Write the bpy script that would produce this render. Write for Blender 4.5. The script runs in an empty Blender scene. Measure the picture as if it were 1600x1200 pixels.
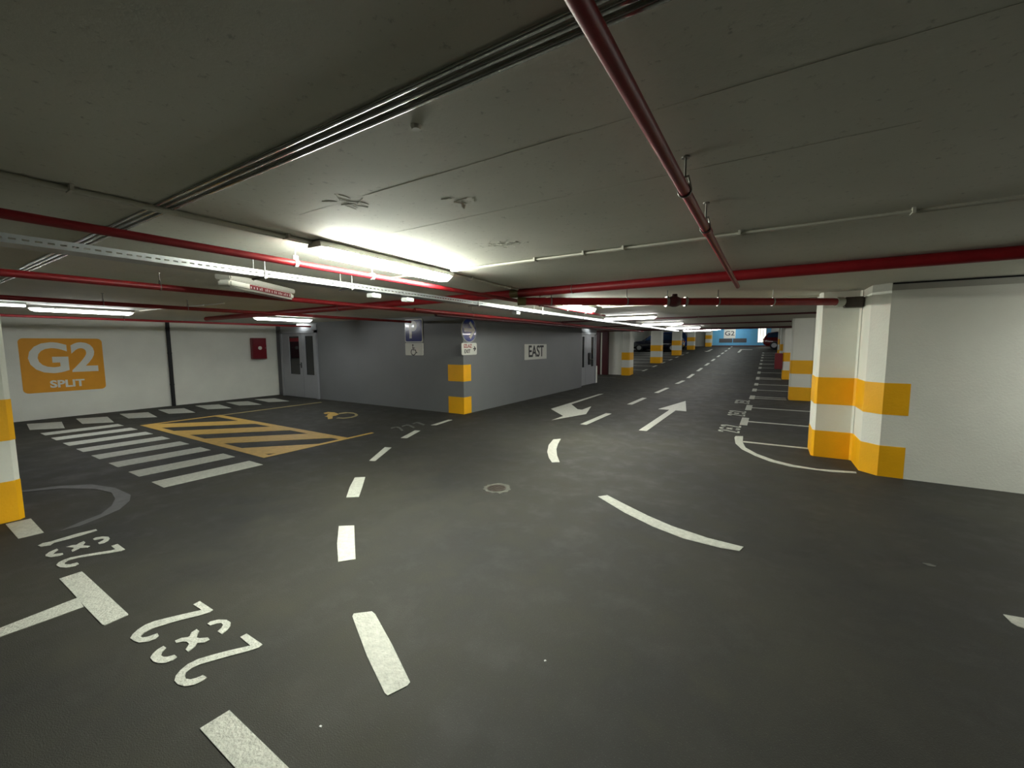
import bpy, bmesh, math, random
from mathutils import Matrix, Vector
random.seed(4)
scene = bpy.context.scene
col = scene.collection
PI = math.pi

# ------------------------------------------------------------------ helpers
def fz(y):
    """height of the floor: level, then a ramp"""
    if y < 19.7: return 0.0
    if y < 21.7: return 0.05 * (y - 19.7) ** 2 / 4
    if y < 49.3: return 0.05 * (y - 20.7)
    return 0.05 * 28.6
CE = 2.44
def cz(y):
    if y < 23.5: return CE
    return CE + 0.05 * (min(y, 49.6) - 23.5)

def tag(o, label=None, cat=None, group=None, kind=None):
    if label: o['label'] = label
    if cat: o['category'] = cat
    if group: o['group'] = group
    if kind: o['kind'] = kind
    return o

def empty(name, loc=(0, 0, 0), rz=0.0, mat=None):
    o = bpy.data.objects.new(name, None); col.objects.link(o)
    o.empty_display_size = 0.1
    if mat is not None: o.matrix_world = mat
    else:
        o.location = loc; o.rotation_euler = (0, 0, rz)
    return o

def thing(name, label, cat, loc=(0, 0, 0), rz=0.0, group=None, mat=None):
    return tag(empty(name, loc, rz, mat), label, cat, group)

class MB:
    """collects shapes in one mesh, with material slots"""
    def __init__(s):
        s.v = []; s.f = []; s.m = []; s.mats = []; s.sm = []
    def slot(s, m):
        if m not in s.mats: s.mats.append(m)
        return s.mats.index(m)
    def add(s, vs, fs, m, smooth=False):
        b = len(s.v); k = s.slot(m)
        s.v += [tuple(v) for v in vs]
        for f in fs:
            s.f.append(tuple(b + i for i in f)); s.m.append(k); s.sm.append(smooth)
    def box(s, x0, x1, y0, y1, z0, z1, m):
        vs = [(x, y, z) for z in (z0, z1) for x, y in ((x0, y0), (x1, y0), (x1, y1), (x0, y1))]
        s.add(vs, [(3, 2, 1, 0), (4, 5, 6, 7), (0, 1, 5, 4), (1, 2, 6, 5), (2, 3, 7, 6), (3, 0, 4, 7)], m)
    def bbox(s, x0, x1, y0, y1, z0, z1, m, b=0.01):
        """box with bevelled edges"""
        bm = bmesh.new(); bmesh.ops.create_cube(bm, size=1)
        for v in bm.verts:
            v.co = Vector(((x0 + x1) / 2 + v.co.x * (x1 - x0), (y0 + y1) / 2 + v.co.y * (y1 - y0), (z0 + z1) / 2 + v.co.z * (z1 - z0)))
        bmesh.ops.bevel(bm, geom=bm.edges[:], offset=b, segments=2, affect='EDGES')
        bm.verts.index_update()
        s.add([v.co[:] for v in bm.verts], [[v.index for v in f.verts] for f in bm.faces], m)
        bm.free()
    def prism(s, pts, z0, z1, m, bevel=0):
        """polygon (x,y) extruded from z0 to z1; z may be a function of (x,y)"""
        n = len(pts)
        ar = sum(pts[i][0] * pts[(i + 1) % n][1] - pts[(i + 1) % n][0] * pts[i][1] for i in range(n))
        if ar < 0: pts = pts[::-1]
        g0 = z0 if callable(z0) else (lambda x, y: z0)
        g1 = z1 if callable(z1) else (lambda x, y: z1)
        vs = [(x, y, g0(x, y)) for x, y in pts] + [(x, y, g1(x, y)) for x, y in pts]
        fs = [tuple(range(n))[::-1], tuple(range(n, 2 * n))]
        fs += [(i, (i + 1) % n, n + (i + 1) % n, n + i) for i in range(n)]
        s.add(vs, fs, m)
    def tube(s, pts, r, m, seg=12, cap=True):
        pts = [Vector(p) for p in pts]; n = len(pts)
        rs = r if isinstance(r, (list, tuple)) else [r] * n
        vs = []; fs = []
        up0 = None
        for i, p in enumerate(pts):
            t = (pts[min(i + 1, n - 1)] - pts[max(i - 1, 0)]).normalized()
            if up0 is None:
                up0 = Vector((0, 0, 1)) if abs(t.z) < 0.9 else Vector((1, 0, 0))
            a = t.cross(up0).normalized(); b = a.cross(t).normalized(); up0 = b
            for k in range(seg):
                an = 2 * PI * k / seg
                vs.append(p + (a * math.cos(an) + b * math.sin(an)) * rs[i])
        for i in range(n - 1):
            for k in range(seg):
                k2 = (k + 1) % seg
                fs.append((i * seg + k, i * seg + k2, (i + 1) * seg + k2, (i + 1) * seg + k))
        s.add(vs, fs, m, True)
        if cap:
            s.add(vs[:seg], [tuple(range(seg))[::-1]], m); s.add(vs[-seg:], [tuple(range(seg))], m)
    def ribbon(s, pts, w, z0, z1, m, closed=False):
        n = len(pts); L = []; R = []
        ws = w if isinstance(w, (list, tuple)) else [w] * n
        for i in range(n):
            if closed: a = pts[(i - 1) % n]; b = pts[(i + 1) % n]
            else: a = pts[max(i - 1, 0)]; b = pts[min(i + 1, n - 1)]
            dx, dy = b[0] - a[0], b[1] - a[1]; l = math.hypot(dx, dy) or 1
            nx, ny = -dy / l * ws[i] / 2, dx / l * ws[i] / 2
            L.append((pts[i][0] + nx, pts[i][1] + ny)); R.append((pts[i][0] - nx, pts[i][1] - ny))
        for i in range(n if closed else n - 1):
            j = (i + 1) % n
            s.prism([L[i], L[j], R[j], R[i]], z0, z1, m)
    def build(s, name, parent=None):
        me = bpy.data.meshes.new(name)
        me.from_pydata(s.v, [], s.f)
        for m in s.mats: me.materials.append(m)
        for p, k, sm in zip(me.polygons, s.m, s.sm):
            p.material_index = k; p.use_smooth = sm
        bm = bmesh.new(); bm.from_mesh(me)
        bmesh.ops.recalc_face_normals(bm, faces=bm.faces)
        bm.to_mesh(me); bm.free()
        me.update()
        o = bpy.data.objects.new(name, me); col.objects.link(o)
        if parent is not None: o.parent = parent
        return o

def copy_tree(o, parent=None):
    c = o.copy(); col.objects.link(c)
    if parent is not None: c.parent = parent
    for ch in [q for q in bpy.data.objects if q.parent is o]:
        copy_tree(ch, c)
    return c

def text(name, s, size, m, parent, u, v, depth=0.004, sx=1.0, off=0.0, n=0.0, align='CENTER'):
    cu = bpy.data.curves.new('lettering', 'FONT')
    cu.body = s; cu.size = size; cu.extrude = depth / 2; cu.offset = off
    cu.align_x = align; cu.align_y = 'CENTER'; cu.resolution_u = 4
    t = bpy.data.objects.new('lettering', cu); col.objects.link(t)
    dg = bpy.context.evaluated_depsgraph_get()
    me = bpy.data.meshes.new_from_object(t.evaluated_get(dg))
    bpy.data.objects.remove(t)
    me.transform(Matrix.Diagonal((sx, 1, 1, 1)))
    me.transform(Matrix.Translation((u, v, n)))
    me.materials.clear(); me.materials.append(m)
    o = bpy.data.objects.new(name, me); col.objects.link(o); o.parent = parent
    return o

def frame(origin, u, n):
    """matrix whose X runs along a wall, Y up and Z out of it"""
    u = Vector(u); n = Vector(n); v = Vector((0, 0, 1))
    M = Matrix(((u.x, v.x, n.x, origin[0]), (u.y, v.y, n.y, origin[1]), (u.z, v.z, n.z, origin[2]), (0, 0, 0, 1)))
    return M

# ------------------------------------------------------------------ materials
def srgb(*c):
    return tuple(((x / 255) / 12.92 if x / 255 <= 0.04045 else ((x / 255 + 0.055) / 1.055) ** 2.4) for x in c) + (1,)

def mat(name, c, rough=0.6, metal=0.0, var=0.0, scale=6.0, bump=0.0, bscale=60.0, coat=0.0, spec=0.5, c2=None, detail=6.0, rvar=0.0):
    m = bpy.data.materials.new(name); m.use_nodes = True
    nt = m.node_tree; N = nt.nodes; L = nt.links
    b = N['Principled BSDF']
    b.inputs['Base Color'].default_value = c
    b.inputs['Roughness'].default_value = rough
    b.inputs['Metallic'].default_value = metal
    b.inputs['Specular IOR Level'].default_value = spec
    b.inputs['Coat Weight'].default_value = coat
    tc = N.new('ShaderNodeTexCoord')
    if var or c2 or rvar:
        nz = N.new('ShaderNodeTexNoise'); nz.inputs['Scale'].default_value = scale; nz.inputs['Detail'].default_value = detail
        nz.inputs['Roughness'].default_value = 0.6
        L.new(tc.outputs['Object'], nz.inputs['Vector'])
        mx = N.new('ShaderNodeMix'); mx.data_type = 'RGBA'
        cc = c2 if c2 else tuple(x * (1 - var) for x in c[:3]) + (1,)
        mx.inputs['A'].default_value = cc; mx.inputs['B'].default_value = c if c2 else tuple(min(1, x * (1 + var)) for x in c[:3]) + (1,)
        rp = N.new('ShaderNodeMapRange'); rp.inputs['From Min'].default_value = 0.3; rp.inputs['From Max'].default_value = 0.7
        L.new(nz.outputs['Fac'], rp.inputs['Value']); L.new(rp.outputs['Result'], mx.inputs['Factor'])
        L.new(mx.outputs['Result'], b.inputs['Base Color'])
        if rvar:
            rr = N.new('ShaderNodeMapRange'); rr.inputs['To Min'].default_value = rough - rvar; rr.inputs['To Max'].default_value = rough + rvar
            rr.inputs['From Min'].default_value = 0.3; rr.inputs['From Max'].default_value = 0.7
            L.new(nz.outputs['Fac'], rr.inputs['Value']); L.new(rr.outputs['Result'], b.inputs['Roughness'])
    if bump:
        n2 = N.new('ShaderNodeTexNoise'); n2.inputs['Scale'].default_value = bscale; n2.inputs['Detail'].default_value = 4
        L.new(tc.outputs['Object'], n2.inputs['Vector'])
        bp = N.new('ShaderNodeBump'); bp.inputs['Strength'].default_value = bump; bp.inputs['Distance'].default_value = 0.01
        L.new(n2.outputs['Fac'], bp.inputs['Height']); L.new(bp.outputs['Normal'], b.inputs['Normal'])
    return m

def emit(name, c, s):
    m = mat(name, (0.8, 0.8, 0.8, 1), 0.3)
    b = m.node_tree.nodes['Principled BSDF']
    b.inputs['Emission Color'].default_value = c; b.inputs['Emission Strength'].default_value = s
    return m
MK = {
  'dash1': [(-2.082, 0.687), (-2.077, 0.807), (-1.997, 0.809), (-1.584, 0.808), (-1.36, 0.801), (-1.567, 0.674), (-1.698, 0.688)],
  'dash2': [(-2.153, 1.54), (-2.167, 1.563), (-2.087, 1.637), (-2.046, 1.63), (-1.75, 1.501), (-1.466, 1.365), (-1.462, 1.342), (-1.5, 1.25), (-1.527, 1.253), (-1.802, 1.369)],
  'dash3': [(-3.378, 2.315), (-3.264, 2.399), (-2.996, 2.201), (-2.729, 2.005), (-2.81, 1.906), (-3.083, 2.089)],
  'dash4': [(-4.476, 3.329), (-4.375, 3.412), (-4.102, 3.153), (-3.852, 2.907), (-3.96, 2.824), (-4.213, 3.056)],
  'dash5': [(-4.958, 3.949), (-4.868, 3.983), (-5.283, 4.666), (-5.398, 4.624)],
  'dash6': [(-5.696, 5.258), (-5.584, 5.309), (-5.843, 5.913), (-5.957, 5.873)],
  'dash7': [(-6.06, 6.445), (-5.958, 6.505), (-6.066, 7.161), (-6.166, 7.137)],
  'arc1': [(-3.221, 6.567), (-3.127, 6.689), (-3.007, 6.317), (-2.874, 5.977), (-2.699, 5.638), (-2.507, 5.327), (-2.597, 5.259), (-2.745, 5.452), (-2.926, 5.752), (-3.106, 6.159)],
  'arc2': [(-1.552, 4.307), (-1.479, 4.403), (-1.242, 4.249), (-0.946, 4.066), (-0.696, 3.943), (-0.379, 3.854), (-0.106, 3.834), (-0.132, 3.738), (-0.272, 3.718), (-0.557, 3.736), (-0.848, 3.845), (-1.176, 4.03)],
  'arc3': [(-0.46, 8.379), (-0.451, 8.531), (-0.332, 8.583), (-0.312, 8.037), (-0.253, 7.653), (-0.082, 7.296), (0.141, 7.021), (0.367, 6.875), (0.624, 6.819), (1.054, 6.929), (1.049, 6.849), (0.783, 6.757), (0.577, 6.751), (0.319, 6.771), (0.093, 6.911), (-0.104, 7.154), (-0.301, 7.508), (-0.415, 7.895)],
  'edge': [(1.323, 3.689), (1.415, 3.705), (1.487, 3.723), (1.496, 3.661), (1.452, 3.578), (1.396, 3.559), (1.369, 3.571), (1.345, 3.577), (1.329, 3.605)],
  'a2': [(-3.154, 1.067), (-3.16, 1.106), (-2.978, 1.11), (-2.968, 1.085), (-2.986, 1.039), (-3.024, 0.98), (-3.056, 0.92), (-3.078, 0.868), (-3.09, 0.832), (-3.087, 0.796), (-3.067, 0.771), (-3.041, 0.774), (-3.023, 0.794), (-3.013, 0.834), (-2.979, 0.83), (-2.962, 0.809), (-2.97, 0.778), (-3.006, 0.747), (-3.053, 0.736), (-3.098, 0.734), (-3.127, 0.753), (-3.156, 0.786), (-3.171, 0.825), (-3.165, 0.868), (-3.134, 0.923), (-3.097, 0.982), (-3.059, 1.042), (-3.04, 1.07)],
  'a8t': [(-2.855, 1.028), (-2.863, 1.048), (-2.841, 1.082), (-2.795, 1.108), (-2.746, 1.11), (-2.712, 1.092), (-2.69, 1.067), (-2.676, 1.032), (-2.725, 1.029), (-2.739, 1.056), (-2.762, 1.076), (-2.79, 1.075), (-2.808, 1.057), (-2.822, 1.029)],
  'a8x': [(-2.847, 0.862), (-2.842, 0.892), (-2.817, 0.914), (-2.819, 0.924), (-2.847, 0.943), (-2.854, 0.972), (-2.821, 0.973), (-2.797, 0.955), (-2.77, 0.94), (-2.748, 0.947), (-2.713, 0.975), (-2.682, 0.972), (-2.683, 0.945), (-2.715, 0.921), (-2.694, 0.904), (-2.677, 0.865), (-2.711, 0.865), (-2.73, 0.882), (-2.745, 0.894), (-2.778, 0.895), (-2.801, 0.882), (-2.815, 0.86)],
  'a8b': [(-2.852, 0.81), (-2.822, 0.813), (-2.798, 0.787), (-2.773, 0.774), (-2.747, 0.778), (-2.73, 0.789), (-2.716, 0.815), (-2.683, 0.816), (-2.675, 0.795), (-2.685, 0.766), (-2.715, 0.744), (-2.757, 0.734), (-2.803, 0.736), (-2.829, 0.756), (-2.847, 0.782)],
  'a2b': [(-2.557, 1.075), (-2.554, 1.111), (-2.378, 1.113), (-2.374, 1.088), (-2.391, 1.053), (-2.438, 0.98), (-2.483, 0.909), (-2.513, 0.861), (-2.521, 0.822), (-2.513, 0.795), (-2.492, 0.783), (-2.463, 0.777), (-2.438, 0.788), (-2.425, 0.807), (-2.417, 0.834), (-2.38, 0.838), (-2.373, 0.815), (-2.382, 0.783), (-2.41, 0.754), (-2.457, 0.74), (-2.499, 0.741), (-2.532, 0.758), (-2.556, 0.786), (-2.572, 0.825), (-2.567, 0.869), (-2.537, 0.923), (-2.498, 0.983), (-2.458, 1.036), (-2.431, 1.072)],
  'b1': [(-5.269, 1.088), (-5.227, 1.087), (-5.213, 0.988), (-5.212, 0.897), (-5.22, 0.813), (-5.178, 0.781), (-5.209, 0.734), (-5.26, 0.722), (-5.293, 0.759), (-5.275, 0.799), (-5.285, 0.883), (-5.294, 0.97)],
  'b8t': [(-5.022, 1.012), (-5.039, 1.032), (-5.012, 1.073), (-4.957, 1.098), (-4.905, 1.093), (-4.859, 1.071), (-4.836, 1.037), (-4.847, 1.011), (-4.885, 1.013), (-4.907, 1.048), (-4.933, 1.066), (-4.966, 1.056), (-4.981, 1.013)],
  'b8x': [(-5.016, 0.846), (-5.016, 0.88), (-4.994, 0.903), (-5.02, 0.925), (-5.033, 0.956), (-4.992, 0.957), (-4.935, 0.929), (-4.865, 0.958), (-4.845, 0.937), (-4.887, 0.902), (-4.865, 0.871), (-4.855, 0.85), (-4.89, 0.852), (-4.93, 0.876), (-4.969, 0.865)],
  'b8b': [(-5.038, 0.796), (-5.001, 0.797), (-4.955, 0.763), (-4.932, 0.756), (-4.89, 0.802), (-4.854, 0.798), (-4.853, 0.765), (-4.879, 0.729), (-4.936, 0.714), (-4.973, 0.72), (-5.015, 0.753)],
  'b2': [(-4.708, 1.054), (-4.709, 1.095), (-4.526, 1.095), (-4.52, 1.066), (-4.56, 1.003), (-4.627, 0.911), (-4.672, 0.842), (-4.684, 0.793), (-4.656, 0.765), (-4.613, 0.764), (-4.582, 0.783), (-4.572, 0.821), (-4.533, 0.821), (-4.513, 0.794), (-4.534, 0.754), (-4.582, 0.729), (-4.656, 0.722), (-4.702, 0.742), (-4.725, 0.776), (-4.73, 0.817), (-4.699, 0.879), (-4.654, 0.954), (-4.604, 1.026), (-4.597, 1.052)],
  'thead': [(-4.36, 0.683), (-4.358, 0.801), (-4.304, 0.802), (-3.693, 0.805), (-3.394, 0.806), (-3.383, 0.802), (-3.378, 0.691), (-3.401, 0.686), (-3.762, 0.683), (-4.108, 0.685)],
  'tline': [(-3.917, 0.687), (-3.891, 0.349), (-3.876, 0.207), (-3.664, 0.147), (-3.769, 0.334), (-3.74, 0.679)],
  'seg': [(-6.18, 0.666), (-6.166, 0.825), (-5.59, 0.815), (-5.607, 0.664)],
  'ghost': [(-7.513, 0.905), (-7.326, 1.241), (-7.066, 1.458), (-6.643, 1.572), (-6.161, 1.583), (-5.93, 1.509), (-5.707, 1.371), (-5.608, 1.219), (-5.502, 1.026), (-5.51, 0.902), (-5.616, 1.05), (-5.711, 1.225), (-5.916, 1.358), (-6.165, 1.451), (-6.459, 1.494), (-6.787, 1.437), (-7.188, 1.215), (-7.377, 0.959)],
  'wc_ring': [(-9.18, 6.439), (-9.161, 6.623), (-8.945, 6.676), (-8.738, 6.625), (-8.515, 6.508), (-8.389, 6.357), (-8.32, 6.181), (-8.382, 6.01), (-8.575, 5.934), (-8.621, 6.031), (-8.476, 6.078), (-8.438, 6.226), (-8.499, 6.384), (-8.587, 6.479), (-8.759, 6.571), (-8.976, 6.557), (-9.01, 6.397), (-9.01, 6.329)],
  'wc_fig': [(-9.518, 6.242), (-9.557, 6.392), (-9.356, 6.437), (-9.01, 6.329), (-8.891, 6.156), (-8.888, 6.067), (-8.601, 5.858), (-8.615, 5.753), (-8.896, 5.933), (-9.006, 5.933), (-9.058, 6.032), (-9.23, 6.159), (-9.311, 6.292), (-9.346, 6.161)],
  'f7a': [(-6.608, 5.835), (-6.579, 5.95), (-6.494, 5.97), (-6.164, 5.769), (-6.14, 5.694), (-6.4, 5.862), (-6.527, 5.902), (-6.492, 5.742)],
  'f7b': [(-6.542, 6.071), (-6.566, 6.23), (-6.492, 6.252), (-6.198, 6.124), (-6.173, 6.043), (-6.409, 6.149), (-6.499, 6.167), (-6.462, 6.018)],
  'f7c': [(-6.54, 6.382), (-6.586, 6.561), (-6.512, 6.56), (-6.214, 6.437), (-6.188, 6.349), (-6.426, 6.448), (-6.498, 6.46), (-6.478, 6.344)],
  'scr': [(1.084, 4.261), (1.127, 4.276), (1.161, 4.254), (1.149, 4.236), (1.11, 4.233)],
}

M = {}
M['wall'] = mat('white wall paint', srgb(228, 229, 218), 0.75, var=0.05, scale=1.3, bump=0.25, bscale=45)
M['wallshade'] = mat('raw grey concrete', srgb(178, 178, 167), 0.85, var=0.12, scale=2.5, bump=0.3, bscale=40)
M['grey'] = mat('grey wall paint', srgb(118, 120, 122), 0.5, var=0.05, scale=1.0, bump=0.25, bscale=45)
M['yellow'] = mat('yellow wall paint', srgb(246, 180, 4), 0.5, var=0.05, scale=3.0, bump=0.2, bscale=45)
M['orange'] = mat('orange wall paint', srgb(226, 156, 22), 0.6, var=0.06, scale=3.0)
M['doorgrey'] = mat('grey door paint', srgb(150, 152, 156), 0.4, var=0.03)
M['darkgrey'] = mat('dark grey paint', srgb(78, 78, 82), 0.5)
M['red'] = mat('red pipe enamel', srgb(132, 22, 28), 0.45, var=0.15, scale=9, spec=0.4)
M['redpaint'] = mat('red cabinet enamel', srgb(118, 18, 30), 0.35)
M['maroon'] = mat('dark red steel paint', srgb(72, 26, 30), 0.4)
M['rust'] = mat('olive pipe coupling', srgb(95, 85, 45), 0.5, var=0.2)
M['zinc'] = mat('galvanised steel', srgb(160, 164, 164), 0.38, metal=0.55, var=0.08, scale=14)
M['steel'] = mat('steel rod', srgb(150, 150, 145), 0.4, metal=0.8)
M['pvc'] = mat('pale grey conduit plastic', srgb(196, 194, 180), 0.5)
M['fixture'] = mat('grey light housing plastic', srgb(165, 164, 155), 0.5)
M['clear'] = mat('ribbed end of light cover', srgb(225, 225, 215), 0.25)
M['cleared'] = None
M['gloss'] = mat('bright steel bar', srgb(205, 207, 205), 0.16, metal=0.8)
M['white'] = mat('white plastic', srgb(220, 222, 220), 0.4)
M['paint'] = mat('white road paint', srgb(208, 209, 198), 0.62, c2=srgb(178, 180, 170), scale=22, bump=0.9, bscale=70)
M['paintworn'] = mat('worn white road paint', srgb(118, 119, 112), 0.6, c2=srgb(62, 63, 60), scale=14)
M['yelroad'] = mat('yellow road paint', srgb(212, 172, 84), 0.6, c2=srgb(188, 152, 76), scale=10)
M['yelworn'] = mat('worn yellow road paint', srgb(176, 158, 104), 0.6, c2=srgb(140, 128, 88), scale=12)
M['ghost'] = mat('faded circle of old road paint', srgb(82, 82, 82), 0.6, c2=srgb(62, 62, 62), scale=8)
M['black'] = mat('black rubber', srgb(24, 24, 25), 0.6)
M['ink'] = mat('black lettering', srgb(30, 30, 32), 0.6)
M['redink'] = mat('red lettering', srgb(150, 40, 40), 0.6)
M['blue'] = mat('blue sign enamel', srgb(22, 40, 120), 0.18, coat=0.3)
M['signwhite'] = mat('white sign enamel', srgb(222, 222, 214), 0.22)
M['skyblue'] = mat('sky blue wall paint', srgb(106, 184, 228), 0.6, var=0.04)
M['glassdark'] = mat('dark window glass', srgb(22, 24, 27), 0.08)
M['navy'] = mat('navy car paint', srgb(16, 20, 44), 0.2, coat=1.0)
M['carblue'] = mat('blue car paint', srgb(30, 62, 140), 0.2, coat=1.0)
M['carred'] = mat('dark red car paint', srgb(96, 10, 14), 0.25, coat=1.0)
M['carglass'] = mat('car window glass', srgb(60, 84, 120), 0.03, metal=0.6)
M['rim'] = mat('alloy wheel', srgb(170, 172, 176), 0.3, metal=0.9)
M['lampglass'] = mat('car lamp glass', srgb(215, 220, 230), 0.1)
M['taillamp'] = mat('car tail lamp', srgb(140, 12, 14), 0.15)
M['iron'] = mat('cast iron cover', srgb(70, 62, 56), 0.6, metal=0.3, var=0.2, scale=20)
M['conc'] = mat('pale concrete collar', srgb(104, 103, 95), 0.8, c2=srgb(70, 70, 64), scale=18)
M['gap'] = mat('black joint sealant', srgb(14, 14, 14), 0.9)
M['brick'] = mat('reddish floor edge paint', srgb(96, 52, 46), 0.7)
M['cleared'] = emit('glowing ribbed end of a lit cover', (1.0, 0.96, 0.86, 1), 0.35)
M['tube'] = emit('lit fluorescent cover', (0.96, 1.0, 0.89, 1), 20.5)
M['tubecool'] = emit('lit cool fluorescent cover', (0.95, 0.98, 0.98, 1), 4.4)
M['tubedim'] = emit('dimmer lit fluorescent cover', (0.98, 0.97, 0.95, 1), 5.2)
M['tubefill'] = emit('lit cover of added fill light', (0.97, 0.99, 0.93, 1), 9.0)  # used only by the added fill light near the right-hand wall
M['tubefar'] = emit('far lit fluorescent cover', (0.96, 0.99, 0.97, 1), 4.6)
M['emlamp'] = emit('lit emergency lamp', (0.95, 1.0, 0.98, 1), 2.0)
M['winlit'] = emit('lit office window', (1.0, 0.95, 0.78, 1), 0.16)

def floor_material():
    m = mat('dark asphalt floor', srgb(52, 52, 51), 0.5)
    nt = m.node_tree; N = nt.nodes; L = nt.links; b = N['Principled BSDF']
    tc = N.new('ShaderNodeTexCoord')
    def noise(sc, det, ro=0.55, vec=None):
        n = N.new('ShaderNodeTexNoise'); n.inputs['Scale'].default_value = sc; n.inputs['Detail'].default_value = det
        n.inputs['Roughness'].default_value = ro
        L.new(vec or tc.outputs['Object'], n.inputs['Vector']); return n
    def rng(src, a, bb, c, d):
        r = N.new('ShaderNodeMapRange'); r.inputs['From Min'].default_value = a; r.inputs['From Max'].default_value = bb
        r.inputs['To Min'].default_value = c; r.inputs['To Max'].default_value = d
        L.new(src, r.inputs['Value']); return r.outputs['Result']
    def mix(f, A, B):
        x = N.new('ShaderNodeMix'); x.data_type = 'RGBA'; L.new(f, x.inputs['Factor'])
        for s, v in (('A', A), ('B', B)):
            if isinstance(v, tuple): x.inputs[s].default_value = v
            else: L.new(v, x.inputs[s])
        return x.outputs['Result']
    big = noise(0.55, 4); fine = noise(160, 2); mid = noise(3.2, 6, 0.65)
    c = mix(rng(big.outputs['Fac'], 0.35, 0.65, 0, 1), srgb(46, 46, 44), srgb(58, 57, 50))
    c = mix(rng(mid.outputs['Fac'], 0.5, 0.75, 0, 0.4), c, srgb(76, 75, 64))
    c = mix(rng(fine.outputs['Fac'], 0.60, 0.80, 0, 0.35), c, srgb(110, 110, 106))
    # wheel scuffs: stretched pale streaks
    mp = N.new('ShaderNodeMapping'); mp.inputs['Scale'].default_value = (1.0, 4.5, 1.0); mp.inputs['Rotation'].default_value = (0, 0, 0.5)
    L.new(tc.outputs['Object'], mp.inputs['Vector'])
    sc = noise(1.1, 7, 0.7, mp.outputs['Vector'])
    c = mix(rng(sc.outputs['Fac'], 0.66, 0.82, 0, 0.4), c, srgb(100, 99, 94))
    L.new(c, b.inputs['Base Color'])
    L.new(rng(mid.outputs['Fac'], 0.3, 0.7, 0.60, 0.85), b.inputs['Roughness'])
    b.inputs['Specular IOR Level'].default_value = 0.30
    bp = N.new('ShaderNodeBump'); bp.inputs['Strength'].default_value = 0.45; bp.inputs['Distance'].default_value = 0.006
    L.new(fine.outputs['Fac'], bp.inputs['Height']); L.new(bp.outputs['Normal'], b.inputs['Normal'])
    return m

def ceiling_material():
    m = mat('raw concrete ceiling', srgb(150, 150, 140), 0.8)
    nt = m.node_tree; N = nt.nodes; L = nt.links; b = N['Principled BSDF']
    tc = N.new('ShaderNodeTexCoord')
    def noise(sc, det, ro=0.6):
        n = N.new('ShaderNodeTexNoise'); n.inputs['Scale'].default_value = sc; n.inputs['Detail'].default_value = det
        n.inputs['Roughness'].default_value = ro; L.new(tc.outputs['Object'], n.inputs['Vector']); return n
    def ramp(src, *st):
        r = N.new('ShaderNodeValToRGB'); r.color_ramp.elements[0].position = st[0][0]; r.color_ramp.elements[0].color = st[0][1]
        r.color_ramp.elements[1].position = st[1][0]; r.color_ramp.elements[1].color = st[1][1]
        L.new(src, r.inputs['Fac']); return r.outputs['Color']
    a = noise(0.8, 6); f = noise(30, 6, 0.7)
    base = ramp(a.outputs['Fac'], (0.3, srgb(196, 196, 183)), (0.7, srgb(212, 210, 198)))
    pits = ramp(f.outputs['Fac'], (0.28, (0.45, 0.45, 0.45, 1)), (0.40, (1, 1, 1, 1)))
    mx = N.new('ShaderNodeMix'); mx.data_type = 'RGBA'; mx.blend_type = 'MULTIPLY'; mx.inputs['Factor'].default_value = 0.8
    L.new(base, mx.inputs['A']); L.new(pits, mx.inputs['B']); L.new(mx.outputs['Result'], b.inputs['Base Color'])
    bp = N.new('ShaderNodeBump'); bp.inputs['Strength'].default_value = 0.10; bp.inputs['Distance'].default_value = 0.01
    L.new(f.outputs['Fac'], bp.inputs['Height']); L.new(bp.outputs['Normal'], b.inputs['Normal'])
    return m
M['floor'] = floor_material(); M['ceil'] = ceiling_material()

# ------------------------------------------------------------------ the setting
X0, X1, Y0, Y1 = -14.85, 12.3, -8.3, 50.0
def struct(name, mb, parent=None):
    o = mb.build(name, parent)
    if parent is None: o['kind'] = 'structure'
    return o

def profile(name, ys, zf, thick, m, extra=None):
    """slab following zf(y), extruded along X"""
    mb = MB()
    top = [(y, zf(y)) for y in ys]; n = len(top)
    vs = []; fs = []
    for x in (X0, X1):
        vs += [(x, y, z) for y, z in top] + [(x, y, z + thick) for y, z in top]
    o = 2 * n
    for i in range(n - 1):
        fs.append((i, i + 1, o + i + 1, o + i)); fs.append((n + i, o + n + i, o + n + i + 1, n + i + 1))
        fs.append((i, n + i, n + i + 1, i + 1)); fs.append((o + i, o + i + 1, o + n + i + 1, o + n + i))
    fs.append((0, o, o + n, n)); fs.append((n - 1, 2 * n - 1, o + 2 * n - 1, o + n - 1))
    mb.add(vs, fs, m)
    if extra: extra(mb)
    return struct(name, mb)

ys = [Y0, 8, 19.7] + [19.9 + 0.2 * i for i in range(9)] + [21.7, 30, 40, 49.3, Y1 + 0.2]
profile('floor', ys, fz, -0.3, M['floor'])

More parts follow.
